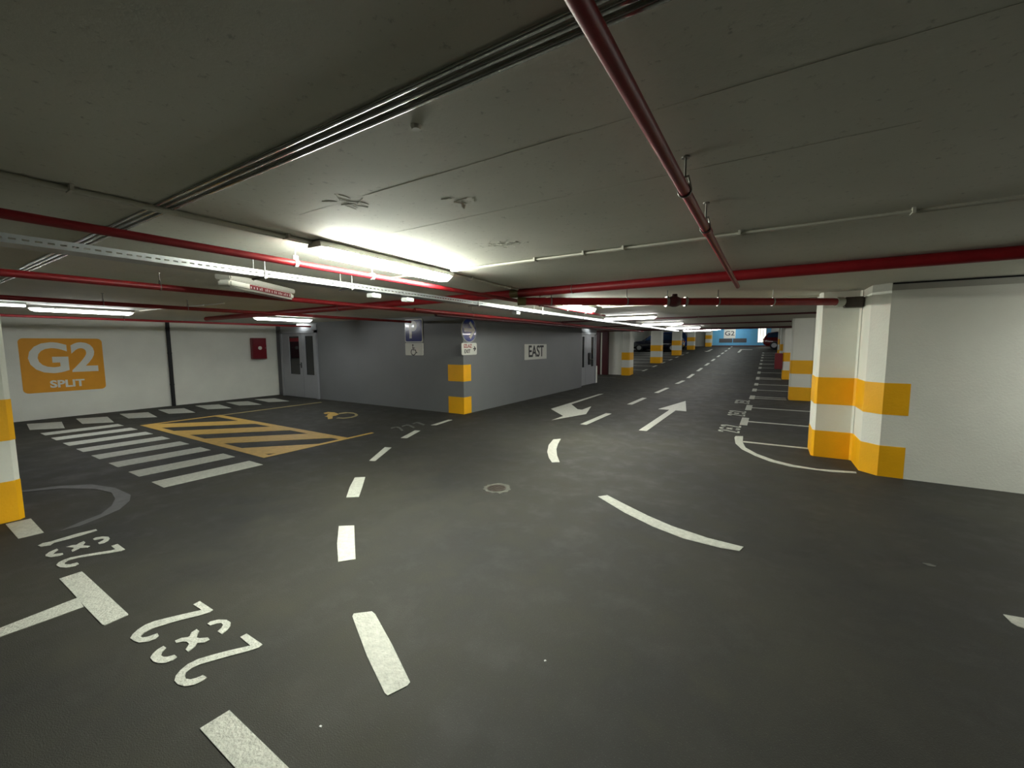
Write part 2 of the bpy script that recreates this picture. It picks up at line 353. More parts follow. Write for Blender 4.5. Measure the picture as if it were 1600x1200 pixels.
def ceil_profile():
    """slab with a sunk joint across it and low formwork ridges"""
    mb = MB()
    pts = [(Y0, CE), (0.895, CE), (0.90, CE + 0.03), (0.99, CE + 0.03), (0.995, CE), (23.5, CE), (49.6, cz(49.6)), (Y1 + 0.2, cz(49.6))]
    n = len(pts); vs = []
    for x in (X0, X1):
        vs += [(x, y, z) for y, z in pts] + [(x, y, z + 0.3) for y, z in pts]
    o = 2 * n; fs = []
    for i in range(n - 1):
        fs.append((i, i + 1, o + i + 1, o + i)); fs.append((n + i, o + n + i, o + n + i + 1, n + i + 1))
        fs.append((i, n + i, n + i + 1, i + 1)); fs.append((o + i, o + i + 1, o + n + i + 1, o + n + i))
    fs.append((0, o, o + n, n)); fs.append((n - 1, 2 * n - 1, o + 2 * n - 1, o + n - 1))
    mb.add(vs, fs, M['ceil'])
    rnd = random.Random(8)
    def ridge(x0, x1, y, amp=0.004, w=0.005):
        x = x0
        while x < x1:
            l = rnd.uniform(0.12, 0.5); e = min(x + l, x1)
            hgt = rnd.choice([0.0003, 0.0006, 0.0009]); yy = y + rnd.uniform(-amp, amp)
            mb.box(x, e, yy - w / 2, yy + w / 2, CE - hgt, CE + 0.01, M['ceil']); x = e
    ridge(-2.3, 1.6, 1.42); ridge(-2.3, 0.4, 1.965); ridge(-2.3, 0.0, 2.62, 0.004, 0.004)
    ridge(-6, -3.2, 1.9); ridge(-6, -3.3, 2.8)
    for x, ya, yb in ((-2.31, 1.0, 2.4),):
        y = ya
        while y < yb:
            e = min(y + rnd.uniform(0.1, 0.4), yb); hh = 0.0004
            mb.box(x - 0.0025, x + 0.0025, y, e, CE - hh, CE + 0.01, M['ceil']); y = e
    # small plaster scars left by formwork
    for cx, cy, n in ((-1.86, 1.42, 12), (-1.72, 2.62, 70), (-1.4, 1.75, 7)):
        for i in range(n):
            px = cx + rnd.gauss(0, 0.085 if n > 20 else 0.05); py = cy + rnd.gauss(0, 0.05 if n > 20 else 0.04); a = rnd.uniform(0, PI)
            l = rnd.uniform(0.008, 0.014) if n > 20 else rnd.uniform(0.02, 0.06)
            mb.ribbon([(px - l * math.cos(a), py - l * math.sin(a)), (px + l * math.cos(a), py + l * math.sin(a))], 0.005, CE - 0.0016, CE + 0.01, M['ceil'])
    return struct('ceiling', mb)
ceil_profile()

def sloped(pts, m, mb=None):
    """wall prism following the floor and the ceiling"""
    mb = mb or MB()
    return mb

def wall(name, pts, m, top=None, seg=1.5):
    """a plan rectangle (x0,x1,y0,y1) as a full height wall on the ramp"""
    x0, x1, y0, y1 = pts
    mb = MB()
    if y1 <= 20 or y1 - y0 < 0.6:
        mb.box(x0, x1, y0, y1, min(fz(y0), fz(y1)) - 0.02, (cz((y0 + y1) / 2) + 0.02) if top is None else top, m)
    else:
        yy = [y0]
        for b in (19.7, 20.5, 21.7, 23.5): 
            if y0 < b < y1: yy.append(b)
        yy.append(y1)
        for a, b in zip(yy, yy[1:]):
            mb.prism([(x0, a), (x1, a), (x1, b), (x0, b)], lambda x, y: fz(y) - 0.02, lambda x, y: cz(y) + 0.02, m)
    return struct(name, mb)

wall('wall_left', (-14.8, -14.55, Y0, 7.9), M['wall'])
wall('wall_rear', (-14.8, 12.2, Y0, Y0 + 0.25), M['wall'])
wall('wall_side', (12.0, 12.25, Y0 + 0.25, 6.86), M['wall'])

# grey core with the stair doors
mb = MB(); G = M['grey']
mb.prism([(-14.8, 7.9), (-6.31, 7.9), (-6.31, 15.4), (-6.52, 15.4), (-6.52, 17.6), (-14.8, 17.6)], -0.02, CE + 0.02, G)
struct('wall_core', mb)

# right hand wall: band of bare concrete along its head, slanted return, side beyond
mb = MB(); W = M['wall']
mb.prism([(12.0, 6.86), (1.255, 6.86), (1.095, 7.03), (1.088, 7.9), (12.0, 7.9)], -0.02, 2.345, W)
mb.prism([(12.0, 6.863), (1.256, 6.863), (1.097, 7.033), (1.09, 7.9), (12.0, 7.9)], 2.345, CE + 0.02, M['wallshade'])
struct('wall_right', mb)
mb = MB(); mb.box(1.26, 12.0, 6.852, 6.862, 2.418, 2.434, M['gap'])
struct('trim_1', mb)
wall('wall_bays', (4.7, 4.95, 7.9, 49.6), M['wall'])
# beyond the core
wall('wall_passage', (-12.3, -12.05, 17.6, 49.6), M['wall'])
wall('wall_cross', (-12.05, -6.66, 21.95, 22.2), M['wall'], top=CE + 0.02)

# far end, painted blue, with a low reddish kerb line
def far_end():
    mb = MB(); y = 49.6; z0 = fz(49.3) - 0.05; z1 = cz(49.6) + 0.02
    mb.box(-12.05, -5.25, y, y + 0.2, z0, z1, M['wall'])
    mb.box(-5.25, -1.72, y, y + 0.2, z0, z1, M['skyblue'])
    mb.box(-1.72, 0.1, y - 0.45, y + 0.2, z0, z1, M['skyblue'])
    mb.box(0.1, 4.7, y, y + 0.2, z0, z1, M['wall'])
    struct('wall_far', mb)
    mb = MB(); mb.box(-5.3, -1.72, y - 0.06, y - 0.001, fz(49.3), fz(49.3) + 0.1, M['brick'])
    mb.box(-1.78, 0.1, y - 0.51, y - 0.451, fz(49.3) - 0.01, fz(49.3) + 0.1, M['brick'])
    struct('baseboard_far', mb)
far_end()

# ------------------------------------------------------------------ pillars with yellow bands
def outline(x0, x1, y0, y1, c, g=0.0):
    x0 -= g; x1 += g; y0 -= g; y1 += g
    return [(x0 + c, y0), (x1 - c, y0), (x1, y0 + c), (x1, y1 - c), (x1 - c, y1), (x0 + c, y1), (x0, y1 - c), (x0, y0 + c)]

def pillar(x0, x1, y0, y1, label, group=None, chamfer=0.04):
    cx, cy = (x0 + x1) / 2, (y0 + y1) / 2
    base = fz(cy)
    t = thing('pillar', label, 'pillar', (cx, cy, base), 0, group)
    zt = min(cz(y0), cz(y1)) + 0.01 - base
    o = outline(x0 - cx, x1 - cx, y0 - cy, y1 - cy, chamfer)
    og = outline(x0 - cx, x1 - cx, y0 - cy, y1 - cy, chamfer, 0.003)
    mb = MB(); mb.prism(o, lambda x, y: fz(y + cy) - base - 0.01, zt, M['wall']); mb.build('shaft', t)
    for k in (0, 1):
        mb = MB(); mb.prism(og, (lambda x, y: fz(y + cy) - base) if k == 0 else 0.8, 0.4 if k == 0 else 1.2, M['yellow'])
        mb.build('yellow_band', t)
    return t

pillar(-6.9, -6.235, 0.15, 0.80, 'white pillar with two yellow bands at the left edge beside the zebra crossing')
t = thing('pillar', 'wide white pillar with yellow bands joined to the big right-hand wall', 'pillar', (0.86, 7.9, 0))
def r1():
    pl = [(1.06, 7.60), (1.085, 7.575), (1.089, 8.25), (0.66, 8.25), (0.615, 8.2), (0.615, 7.64), (0.645, 7.60)]
    sh = lambda g: [(x - 0.86 + (g if x > 1.0 else -g) * (0 if x > 1.0 else 1), y - 7.9 - (g if y < 7.8 else -g)) for x, y in pl]
    mb = MB(); mb.prism(sh(0), -0.01, CE + 0.01, M['wall']); mb.build('shaft', t)
    for a, b in ((0, 0.4), (0.8, 1.2)):
        mb = MB(); mb.prism(sh(0.004), a + 0.001, b, M['yellow']); mb.build('yellow_band', t)
r1()
pillar(0.57, 1.12, 14.9, 15.45, 'white pillar with two yellow bands second along the right-hand bays')
pillar(0.55, 1.10, 22.3, 22.85, 'white pillar with yellow bands third along the right-hand bays, red cabinet on its flank')
pillar(0.55, 1.10, 29.7, 30.25, 'white pillar with yellow bands fourth along the right-hand bays, far up the ramp')
pillar(0.55, 1.10, 37.1, 37.65, 'white pillar with yellow bands fifth along the right-hand bays, near the dark red car')
pillar(-6.66, -6.22, 21.75, 22.5, 'white pillar with yellow bands at the end of the white cross wall left of the ramp')
pillar(-6.88, -6.2, 28.95, 29.65, 'white pillar with yellow bands second on the left of the ramp, in front of the navy car')
pillar(-6.88, -6.2, 36.2, 36.9, 'white pillar with yellow bands third on the left of the ramp, in front of the navy car tail')
pillar(-6.86, -6.2, 43.5, 44.2, 'white pillar with yellow bands fourth on the left of the ramp, past the cars')
pillar(-5.9, -5.3, 48.9, 49.5, 'slim white pillar with yellow bands beside the blue end wall')

def band(pts, z0, z1, par):
    mb = MB(); mb.prism(pts, z0, z1, M['yellow'])
    o = mb.build('yellow_band', bpy.data.objects[par]); o['label'] = 'yellow painted band'; return o
cpl = [(-6.80, 7.9), (-6.80, 7.893), (-6.303, 7.893), (-6.303, 8.19), (-6.31, 8.19), (-6.31, 7.9)]
band(cpl, 0.002, 0.42, 'wall_core')
band(cpl, 0.81, 1.22, 'wall_core')
rp = [(1.50, 6.86), (1.50, 6.856), (1.253, 6.856), (1.091, 7.028), (1.084, 7.585), (1.09, 7.585), (1.097, 7.032), (1.257, 6.862)]
band(rp, 0.002, 0.40, 'wall_right')
band(rp, 0.80, 1.20, 'wall_right')

# ------------------------------------------------------------------ doors in the core
def door_w():
    fr = frame((0, 7.9, 0), (1, 0, 0), (0, -1, 0))
    d = empty('door_1', mat=fr); d['kind'] = 'structure'
    def P(name, boxes, m, par=None):
        mb = MB()
        for b in boxes: mb.box(*b, m)
        return mb.build(name, par or d)
    P('panel', [(-14.5, -14.22, 0.0, 2.38, 0.0, 0.02)], M['darkgrey'])
    P('door_frame', [(-14.22, -14.12, 0, 2.2, 0, 0.06), (-12.28, -12.18, 0, 2.2, 0, 0.06), (-14.22, -12.18, 2.12, 2.2, 0, 0.06), (-14.22, -12.18, 2.2, 2.38, 0, 0.03)], M['doorgrey'])
    def leaf(x0, x1, w0, w1):
        l = P('door_leaf', [(x0, w0, 0.01, 2.11, 0.0, 0.045), (w1, x1, 0.01, 2.11, 0.0, 0.045), (w0, w1, 0.01, 0.76, 0.0, 0.045), (w0, w1, 2.02, 2.11, 0.0, 0.045)], M['doorgrey'])
        g = P('pane', [(w0, w1, 0.76, 2.02, 0.0, 0.02)], M['glassdark'], l)
        return l
    l = leaf(-14.11, -12.96, -13.72, -13.14)
    mb = MB(); mb.box(-13.08, -13.03, 0.98, 1.16, 0.045, 0.055, M['black']); mb.tube([(-13.055, 1.09, 0.05), (-13.055, 1.09, 0.10), (-13.19, 1.085, 0.105)], 0.011, M['black'], 8)
    mb.build('door_handle', l)
    mb = MB(); mb.box(-13.70, -13.16, 1.85, 1.97, 0.02, 0.03, M['redpaint']); mb.build('red_notice', l)
    leaf(-12.94, -12.29, -12.80, -12.36)
door_w()
def door_e():
    fr = frame((-6.52, 0, 0), (0, 1, 0), (1, 0, 0))
    d = empty('door_2', mat=fr); d['kind'] = 'structure'
    def P(name, boxes, m, par=None):
        mb = MB()
        for b in boxes: mb.box(*b, m)
        return mb.build(name, par or d)
    P('door_frame', [(15.42, 15.56, 0, 2.25, 0, 0.14), (15.62, 15.72, 0, 2.2, 0, 0.07), (17.3, 17.4, 0, 2.2, 0, 0.07), (15.62, 17.4, 2.12, 2.2, 0, 0.07)], M['doorgrey'])
    def leaf(x0, x1, w0, w1):
        l = P('door_leaf', [(x0, w0, 0.01, 2.11, 0.0, 0.045), (w1, x1, 0.01, 2.11, 0.0, 0.045), (w0, w1, 0.01, 0.76, 0.0, 0.045), (w0, w1, 2.02, 2.11, 0.0, 0.045)], M['doorgrey'])
        P('pane', [(w0, w1, 0.76, 2.02, 0.0, 0.02)], M['glassdark'], l)
        return l
    leaf(15.73, 16.2, 15.85, 16.08)
    l = leaf(16.22, 17.29, 16.85, 17.15)
    mb = MB(); mb.box(16.5, 16.75, 0.85, 1.35, 0.045, 0.10, M['black']); mb.tube([(16.6, 1.08, 0.1), (16.6, 1.08, 0.17), (16.95, 1.08, 0.17)], 0.014, M['steel'], 8)
    mb.build('door_handle', l)
    P('corner_post', [(17.42, 17.6, 0, 0.75, 0.0, 0.05)], M['wall'])
door_e()

# dark red steel portal left of the white cross wall
t = thing('steel_portal', 'dark red steel door portal in the passage beyond the grey wall', 'door portal', (-8.1, 21.8, 0))
z0p = fz(21.8)
for nm, b in (('post', (-0.05, 0.26, -0.1, 0.1, 0, 2.34)), ('post', (0.38, 0.70, -0.1, 0.1, 0, 2.34)), ('lintel', (-0.05, 0.70, -0.09, 0.09, 2.34, 2.43))):
    mb = MB(); mb.bbox(*b[:4], b[4] + (z0p if b[4] == 0 else 0), b[5], M['maroon'], 0.01); mb.build(nm, t)
mb = MB(); mb.box(0.265, 0.375, -0.05, 0.05, z0p, 2.34, M['pvc']); tag(mb.build('light_strip', t), 'pale strip between the two posts')

# red fire cabinet on the left white wall, black downpipe beside it
fr = frame((-14.55, 7.25, 1.28), (0, 1, 0), (1, 0, 0))
t = thing('fire_hose_cabinet', 'dark red fire hose cabinet with a white disc on the left white wall', 'cabinet', mat=fr)
mb = MB(); mb.bbox(-0.22, 0.22, 0, 0.69, 0.0, 0.16, M['redpaint'], 0.01); mb.build('case', t)
mb = MB(); mb.bbox(-0.20, 0.20, 0.02, 0.67, 0.155, 0.172, M['redpaint'], 0.004); dr = mb.build('cabinet_door', t)
mb = MB(); mb.tube([(0, 0.36, 0.17), (0, 0.36, 0.18)], 0.06, M['signwhite'], 20); tag(mb.build('disc', dr), 'white round disc')
mb = MB(); mb.tube([(0.17, 0.36, 0.17), (0.17, 0.36, 0.195)], 0.012, M['steel'], 10); mb.build('knob', dr)
t = thing('downpipe', 'black vertical pipe down the left white wall between sign and red cabinet', 'pipe', (-14.50, 4.84, 0))
mb = MB(); mb.tube([(0, 0, 0), (0, 0, CE)], 0.047, M['black'], 14); mb.build('tube', t)
for z in (0.6, 1.5, 2.2):
    mb = MB(); mb.tube([(0, 0, z), (0, 0, z + 0.035)], 0.053, M['black'], 14); mb.build('clamp', t)

# red cabinet on the third right pillar
t = thing('fire_extinguisher_box', 'narrow red fire extinguisher box on the flank of a banded pillar', 'cabinet', (0.40, 22.5, fz(22.5) + 0.45))
mb = MB(); mb.bbox(-0.16, 0.146, -0.2, 0.2, 0, 0.72, M['redpaint'], 0.02); mb.build('case', t)
mb = MB(); mb.box(-0.13, 0.12, -0.212, -0.2, 0.05, 0.67, M['redpaint']); mb.build('cabinet_door', t)

# ------------------------------------------------------------------ signs
def rrect(x0, x1, y0, y1, r, n=5):
    P = []
    for cx, cy, a0 in ((x1 - r, y1 - r, 0), (x0 + r, y1 - r, 90), (x0 + r, y0 + r, 180), (x1 - r, y0 + r, 270)):
        for i in range(n + 1):
            a = math.radians(a0 + 90 * i / n); P.append((cx + r * math.cos(a), cy + r * math.sin(a)))
    return P
# G2 panel painted on the left wall
t = thing('wall_sign', 'large orange rounded panel with G2 painted on the left white wall', 'sign', mat=frame((-14.55, 2.76, 1.28), (0, 1, 0), (1, 0, 0)))
mb = MB(); mb.prism(rrect(-0.70, 0.70, -0.65, 0.63, 0.09), 0.001, 0.006, M['orange']); mb.build('panel', t)
text('letters', 'G2', 0.98, M['wall'], t, 0.0, 0.13, 0.004, 0.98, 0.026, 0.008)
text('town_name', 'SPLIT', 0.235, M['wall'], t, 0.02, -0.47, 0.004, 1.08, 0.008, 0.008)
# EAST
t = thing('wall_sign', 'white rectangular sign reading EAST on the grey wall', 'sign', mat=frame((-6.31, 11.58, 1.48), (0, 1, 0), (1, 0, 0)))
mb = MB(); mb.bbox(-0.73, 0.73, -0.24, 0.24, 0.0, 0.015, M['signwhite'], 0.004); mb.build('panel', t)
text('letters', 'EAST', 0.50, M['ink'], t, 0.0, 0.0, 0.003, 0.92, 0.010, 0.017)
# parking sign
t = thing('parking_sign', 'blue P sign with a white wheelchair plate on the grey wall', 'sign', mat=frame((-7.94, 7.9, 1.44), (1, 0, 0), (0, -1, 0)))
mb = MB(); mb.prism(rrect(-0.32, 0.32, 0.34, 0.95, 0.05), 0.0, 0.02, M['signwhite']); mb.prism(rrect(-0.295, 0.295, 0.365, 0.925, 0.04), 0.02, 0.023, M['blue']); pb = mb.build('panel', t)
text('letter', 'P', 0.62, M['signwhite'], pb, -0.03, 0.65, 0.003, 0.92, 0.018, 0.025)
mb = MB(); mb.prism(rrect(-0.32, 0.32, 0.0, 0.325, 0.03), 0.0, 0.02, M['signwhite']); pl = mb.build('plate', t)
def wheelchair(mb, m, s, ox, oy, z0, z1):
    q = lambda P: [(ox + x * s, oy + y * s) for x, y in P]
    mb.prism(q([(0.10 * math.cos(a * PI / 6) + 0.05, 0.10 * math.sin(a * PI / 6) + 0.92) for a in range(12)]), z0, z1, m)
    mb.ribbon(q([(0.03, 0.78), (0.08, 0.40), (0.42, 0.40), (0.56, 0.08), (0.68, 0.12)]), 0.10 * s, z0, z1, m)
    mb.ribbon(q([(0.06, 0.60), (0.36, 0.60)]), 0.08 * s, z0, z1, m)
    mb.ribbon(q([(0.10 + 0.34 * math.cos(math.radians(a)), 0.16 + 0.32 * math.sin(math.radians(a))) for a in range(115, 375, 20)]), 0.09 * s, z0, z1, m)
mb = MB(); wheelchair(mb, M['ink'], 0.24, -0.05, 0.045, 0.02, 0.023); mb.build('wheelchair_symbol', pl)
# arrow sign
t = thing('arrow_sign', 'round blue sign with white right arrow above an exit plate', 'sign', mat=frame((-6.31, 8.125, 1.46), (0, 1, 0), (1, 0, 0)))
ci = lambda r, n=40: [(r * math.cos(2 * PI * i / n), 0.61 + r * math.sin(2 * PI * i / n)) for i in range(n)]
mb = MB(); mb.prism(ci(0.30), 0.0, 0.02, M['signwhite']); mb.prism(ci(0.285), 0.02, 0.023, M['blue']); dk = mb.build('disc', t)
mb = MB()
mb.ribbon([(-0.21, 0.61), (0.14, 0.61)], 0.085, 0.023, 0.026, M['signwhite'])
mb.ribbon([(0.015, 0.80), (0.20, 0.61), (0.015, 0.42)], 0.085, 0.023, 0.0262, M['signwhite']); mb.build('arrow', dk)
mb = MB(); mb.prism(rrect(-0.30, 0.30, 0.0, 0.295, 0.04), 0.0, 0.02, M['signwhite']); pl = mb.build('plate', t)
text('letters', 'IZLAZ', 0.125, M['redink'], pl, -0.07, 0.215, 0.002, 0.95, 0.003, 0.022)
text('letters', 'EXIT', 0.125, M['ink'], pl, -0.09, 0.085, 0.002, 0.95, 0.003, 0.022)
mb = MB(); mb.ribbon([(0.15, 0.15), (0.24, 0.15)], 0.03, 0.02, 0.023, M['ink']); mb.ribbon([(0.19, 0.205), (0.25, 0.15), (0.19, 0.095)], 0.03, 0.02, 0.0232, M['ink']); mb.build('small_arrow', pl)
# far G2 sign and grey panels on the blue wall
zb = fz(49.3)
t = thing('wall_sign', 'white G2 sign high on the far blue wall', 'sign', mat=frame((-3.62, 49.6, 2.28), (1, 0, 0), (0, -1, 0)))
mb = MB(); mb.box(-0.55, 0.55, 0.0, 1.0, 0.0, 0.02, M['signwhite']); mb.build('panel', t)
text('letters', 'G2', 0.66, M['darkgrey'], t, 0.0, 0.5, 0.003, 1.15, 0.012, 0.022)
for k, (xa, lb) in enumerate(((-4.60, 'left of the two grey panels on the far blue wall under the G2 sign'), (-3.28, 'right of the two grey panels on the far blue wall under the G2 sign'))):
    mb = MB(); mb.bbox(xa, xa + 1.25, 49.57, 49.6, 1.83, 2.26, M['darkgrey'], 0.008)
    tag(mb.build('wall_panel'), lb, 'panel', 'grey panels on the far wall')
# lit window at far right
w = empty('window_1', mat=frame((-0.68, 49.15, 1.85), (1, 0, 0), (0, -1, 0))); w['kind'] = 'structure'
mb = MB(); mb.box(-0.36, 0.36, 0.0, 1.55, 0.0, 0.012, M['winlit']); mb.build('pane', w)
mb = MB()
for x in (-0.38, -0.15, 0.08, 0.34): mb.box(x, x + 0.05, -0.03, 1.58, 0.0, 0.04, M['white'])
mb.box(-0.38, 0.39, -0.04, 0.0, 0.0, 0.04, M['white']); mb.build('window_frame', w)

# ------------------------------------------------------------------ light fittings
def make_light(L=1.47, m=None, name='ceiling_light'):
    """housing against the ceiling (z=0), glowing cover below; length along local Y"""
    t = empty(name)
    h = L / 2
    mb = MB()
    def loft(a, b, za, zb, wa, wb, m, smooth=False):
        vs = [(s * wa, q * a, za) for q in (-1, 1) for s in (-1, 1)] + [(s * wb, q * b, zb) for q in (-1, 1) for s in (-1, 1)]
        mb.add(vs, [(0, 1, 3, 2), (4, 6, 7, 5), (0, 4, 5, 1), (2, 3, 7, 6), (0, 2, 6, 4), (1, 5, 7, 3)], m)
    loft(h - 0.02, h, 0.0, -0.012, 0.05, 0.062, M['fixture']); loft(h, h, -0.012, -0.050, 0.064, 0.074, M['fixture'])
    mb.build('housing', t)
    mb = MB(); loft(h - 0.055, h - 0.075, -0.050, -0.104, 0.064, 0.046, m); mb.build('light_cover', t)
    for s in (-1, 1):
        mb = MB()
        a0, a1 = s * (h - 0.055), s * (h - 0.012)
        vs = [(-0.062, a0, -0.050), (0.062, a0, -0.050), (0.042, s * (h - 0.075), -0.103), (-0.042, s * (h - 0.075), -0.103),
              (-0.062, a1, -0.050), (0.062, a1, -0.050), (0.036, s * (h - 0.035), -0.088), (-0.036, s * (h - 0.035), -0.092)]
        mb.add(vs, [(0, 1, 2, 3), (4, 7, 6, 5), (0, 4, 5, 1), (3, 2, 6, 7), (0, 3, 7, 4), (1, 5, 6, 2)], M['cleared'])
        mb.build('cover_end', t)
        for x in (-1, 1):
            mb = MB(); mb.box(x * 0.074 - 0.004, x * 0.074 + 0.004, s * h * 0.55 - 0.015, s * h * 0.55 + 0.015, -0.06, -0.038, M['steel']); mb.build('clip', t)
    return t
lw = make_light(1.5, M['tube']); lc = make_light(1.42, M['tubecool']); ld = make_light(1.35, M['tubedim']); lf = make_light(1.35, M['tubefar']); lfill = make_light(1.35, M['tubefill'])
first = {id(lw): True, id(lc): True, id(ld): True, id(lf): True, id(lfill): True}
def put_light(src, x, y, rz, label, group=None, dz=0.0):
    if first[id(src)]: o = src; first[id(src)] = False
    else: o = copy_tree(src)
    o.location = (x, y, cz(y) - 0.001 + dz); o.rotation_euler = (math.atan(0.05) if (y > 24 and rz == 0) else 0, 0, rz)
    if y > 24 and rz: o.rotation_euler = (0, 0, rz)
    tag(o, label, 'light', group)
    return o
put_light(lw, -2.76, 2.53, 0.04, 'large lit fluorescent light nearest the camera, on the bare concrete ceiling')
put_light(lw, -2.93, 7.05, 0.04, 'lit fluorescent light lengthwise behind the big red pipes in the middle')
put_light(lc, -11.02, 2.43, 0.0, 'lit fluorescent light at far left, above the orange G2 panel')
put_light(lc, -10.45, 5.9, -0.08, 'lit fluorescent light before the grey double doors')
for i, y in enumerate((10.7, 14.5, 18.5, 22.4)):
    put_light(ld, -3.08, y, PI / 2, ['crosswise lit light over the lane, nearest of the crosswise row', 'crosswise lit light over the lane, second of the crosswise row',
              'crosswise lit light over the lane, third of the crosswise row', 'crosswise lit light over the lane, fourth, at the foot of the ramp'][i], 'crosswise lights over the lane')
for i, y in enumerate((27, 31.5, 36, 40.5, 45)):
    put_light(lf, -3.08, y, PI / 2, 'crosswise lit light over the ramp, hidden beyond the ceiling edge', 'lights over the ramp')
for x, y in ((-9.5, 33), (-9.5, 41), (-9.5, 27), (2.6, 46), (-3.4, 48)):
    put_light(lf, x, y, 0 if x < -5 else PI / 2, 'lit light over the far parking bays', 'lights over the far parking bays')
put_light(lc, -9.6, 19.8, PI / 2, 'added fill light in the passage behind the grey wall', 'added fill lights')  # unseen light added to brighten the white cross wall
# fill light added outside the frame to brighten the right-hand wall
for lx, ly, lr in ((4.1, 5.8, PI / 2),):
    o = put_light(lfill, lx, ly, lr, 'added fluorescent fill light hung on rods outside the view', 'added fill lights', -0.28)
    for s in (-0.5, 0.5):
        mb = MB(); mb.tube([(0, s, 0), (0, s, 0.281)], 0.005, M['steel'], 8); mb.build('hanger', o)
put_light(ld, 2.9, 20.0, PI / 2, 'lit light over the right-hand bays', 'lights over the right bays')
put_light(ld, 2.9, 12.0, PI / 2, 'lit light over the right-hand bays', 'lights over the right bays')

def emergency(x, y, z, rz, label):
    t = thing('emergency_lamp', label, 'lamp', (x, y, z), rz)
    mb = MB(); mb.bbox(-0.17, 0.17, -0.05, 0.05, 0.03, 0.075, M['white'], 0.008); mb.build('housing', t)
    mb = MB(); mb.bbox(-0.16, 0.16, -0.045, 0.045, 0.0, 0.032, M['emlamp'], 0.006); mb.build('light_cover', t)
emergency(-12.85, 7.78, 2.36545, 0, 'small lit emergency lamp above the grey double doors on the left')
emergency(-6.36, 16.5, 2.365, PI / 2, 'small lit emergency lamp above the grey door past the EAST sign')
emergency(-10.47, 1.45, 2.365, PI / 2, 'small lit emergency lamp beside the left-edge pillar')

# ------------------------------------------------------------------ pipes
def hanger(mb, x, y, z, r, axis, m, top=CE, stirrup=True):
    """threaded rod from the ceiling, stirrup and ring round a pipe at z"""
    mb.tube([(x, y, top), (x, y, top - 0.006)], 0.016, m, 10)
    mb.tube([(x, y, top), (x, y, z + r + 0.03)], 0.0045, m, 8)
    R = r + 0.004
    pts = []
    for i in range(17):
        a = 2 * PI * i / 16
        if axis == 'y': pts.append((x + R * math.cos(a), y, z + R * math.sin(a)))
        else: pts.append((x, y + R * math.cos(a), z + R * math.sin(a)))
    mb.tube(pts, 0.004, m, 6)
    e = (lambda s: (x + s, y)) if axis == 'y' else (lambda s: (x, y + s))
    for s in (-1, 1):
        mb.tube([(*e(s * R * 0.95), z + r * 0.3), (*e(s * 0.012), z + r + 0.035)], 0.004, m, 6)
    p0 = e(-0.013); p1 = e(0.013)
    mb.box(min(p0[0], p1[0]) - 0.003, max(p0[0], p1[0]) + 0.003, min(p0[1], p1[1]) - 0.003, max(p0[1], p1[1]) + 0.003, z + r + 0.028, z + r + 0.036, m)

def pipe(name, label, cat, pts, r, m, hangers=(), axis='y', collars=(), group=None, top=CE):
    ox, oy, oz = pts[0]
    t = thing(name, label, cat, (ox, oy, oz), 0, group)
    mb = MB(); mb.tube([(x - ox, y - oy, z - oz) for x, y, z in pts], r, m, 18); mb.build('tube', t)
    for hx, hy, hz in hangers:
        mb = MB(); hanger(mb, hx - ox, hy - oy, hz - oz, r, axis, M['steel'], top - oz); mb.build('hanger', t)
    for (a, b, rr, mm) in collars:
        mb = MB(); mb.tube([[a[i] - (ox, oy, oz)[i] for i in range(3)], [b[i] - (ox, oy, oz)[i] for i in range(3)]], rr, mm, 18); mb.build('coupling', t)
    return t

pipe('sprinkler_pipe', 'slim dark red pipe running overhead straight towards the ramp', 'pipe', [(-0.315, -3, 2.31), (-0.315, 5.1, 2.31)], 0.0205, M['red'],
     [(-0.315, 1.82, 2.31), (-0.315, 2.45, 2.31)], 'y', [((-0.315, 2.47, 2.31), (-0.315, 2.55, 2.31), 0.026, M['red'])])
pipe('main_pipe', 'thick red pipe crossing the whole garage ceiling from right to left', 'pipe', [(11.9, 4.81, 2.386), (-12, 4.81, 2.386)], 0.052, M['red'],
     [(-2.1, 4.81, 2.386), (2.0, 4.81, 2.386), (-6.7, 4.81, 2.386)], 'x', [((-3.0, 4.81, 2.386), (-2.87, 4.81, 2.386), 0.053, M['rust'])])
# diagonal dark pipe with valve
t = pipe('main_pipe', 'thick dark red pipe with a round valve, running behind to the right pillar', 'pipe', [(-2.86, 4.76, 2.276), (-2.6, 4.95, 2.276), (0.79, 7.35, 2.276)], 0.050, M['red'],
     [], 'x', [((-2.865, 4.757, 2.276), (-2.78, 4.82, 2.276), 0.055, M['rust'])])
dv = Vector((3.39, 2.40, 0)).normalized()
def on(s): return Vector((-2.6, 4.95, 2.276)) + dv * s
o0 = Vector((-2.86, 4.76, 2.276))
for s in (0.12, 1.15, 2.42, 3.2):
    p = on(s) - o0
    mb = MB(); mb.tube([p - dv * 0.008, p + dv * 0.008], 0.057, M['steel'], 18); mb.tube([p + Vector((0, 0, 0.05)), p + Vector((0, 0, CE - 2.28))], 0.005, M['steel'], 8); mb.build('hanger', t)
p = on(1.78) - o0
mb = MB()
mb.tube([p - dv * 0.09, p - dv * 0.06], 0.07, M['steel'], 20); mb.tube([p + dv * 0.17, p + dv * 0.20], 0.066, M['steel'], 20)
mb.tube([p - dv * 0.06, p, p + dv * 0.05, p + dv * 0.10], [0.055, 0.075, 0.075, 0.055], M['maroon'], 20)
mb.tube([p + dv * 0.03, p + dv * 0.03 + Vector((0, 0, 0.10))], [0.05, 0.035], M['maroon'], 16)
mb.tube([p - dv * 0.07, p - dv * 0.07 + Vector((0, 0, 0.15))], 0.006, M['zinc'], 8)
mb.build('valve', t)
mb = MB(); q = Vector((0.84, 7.385, 2.276)) - o0
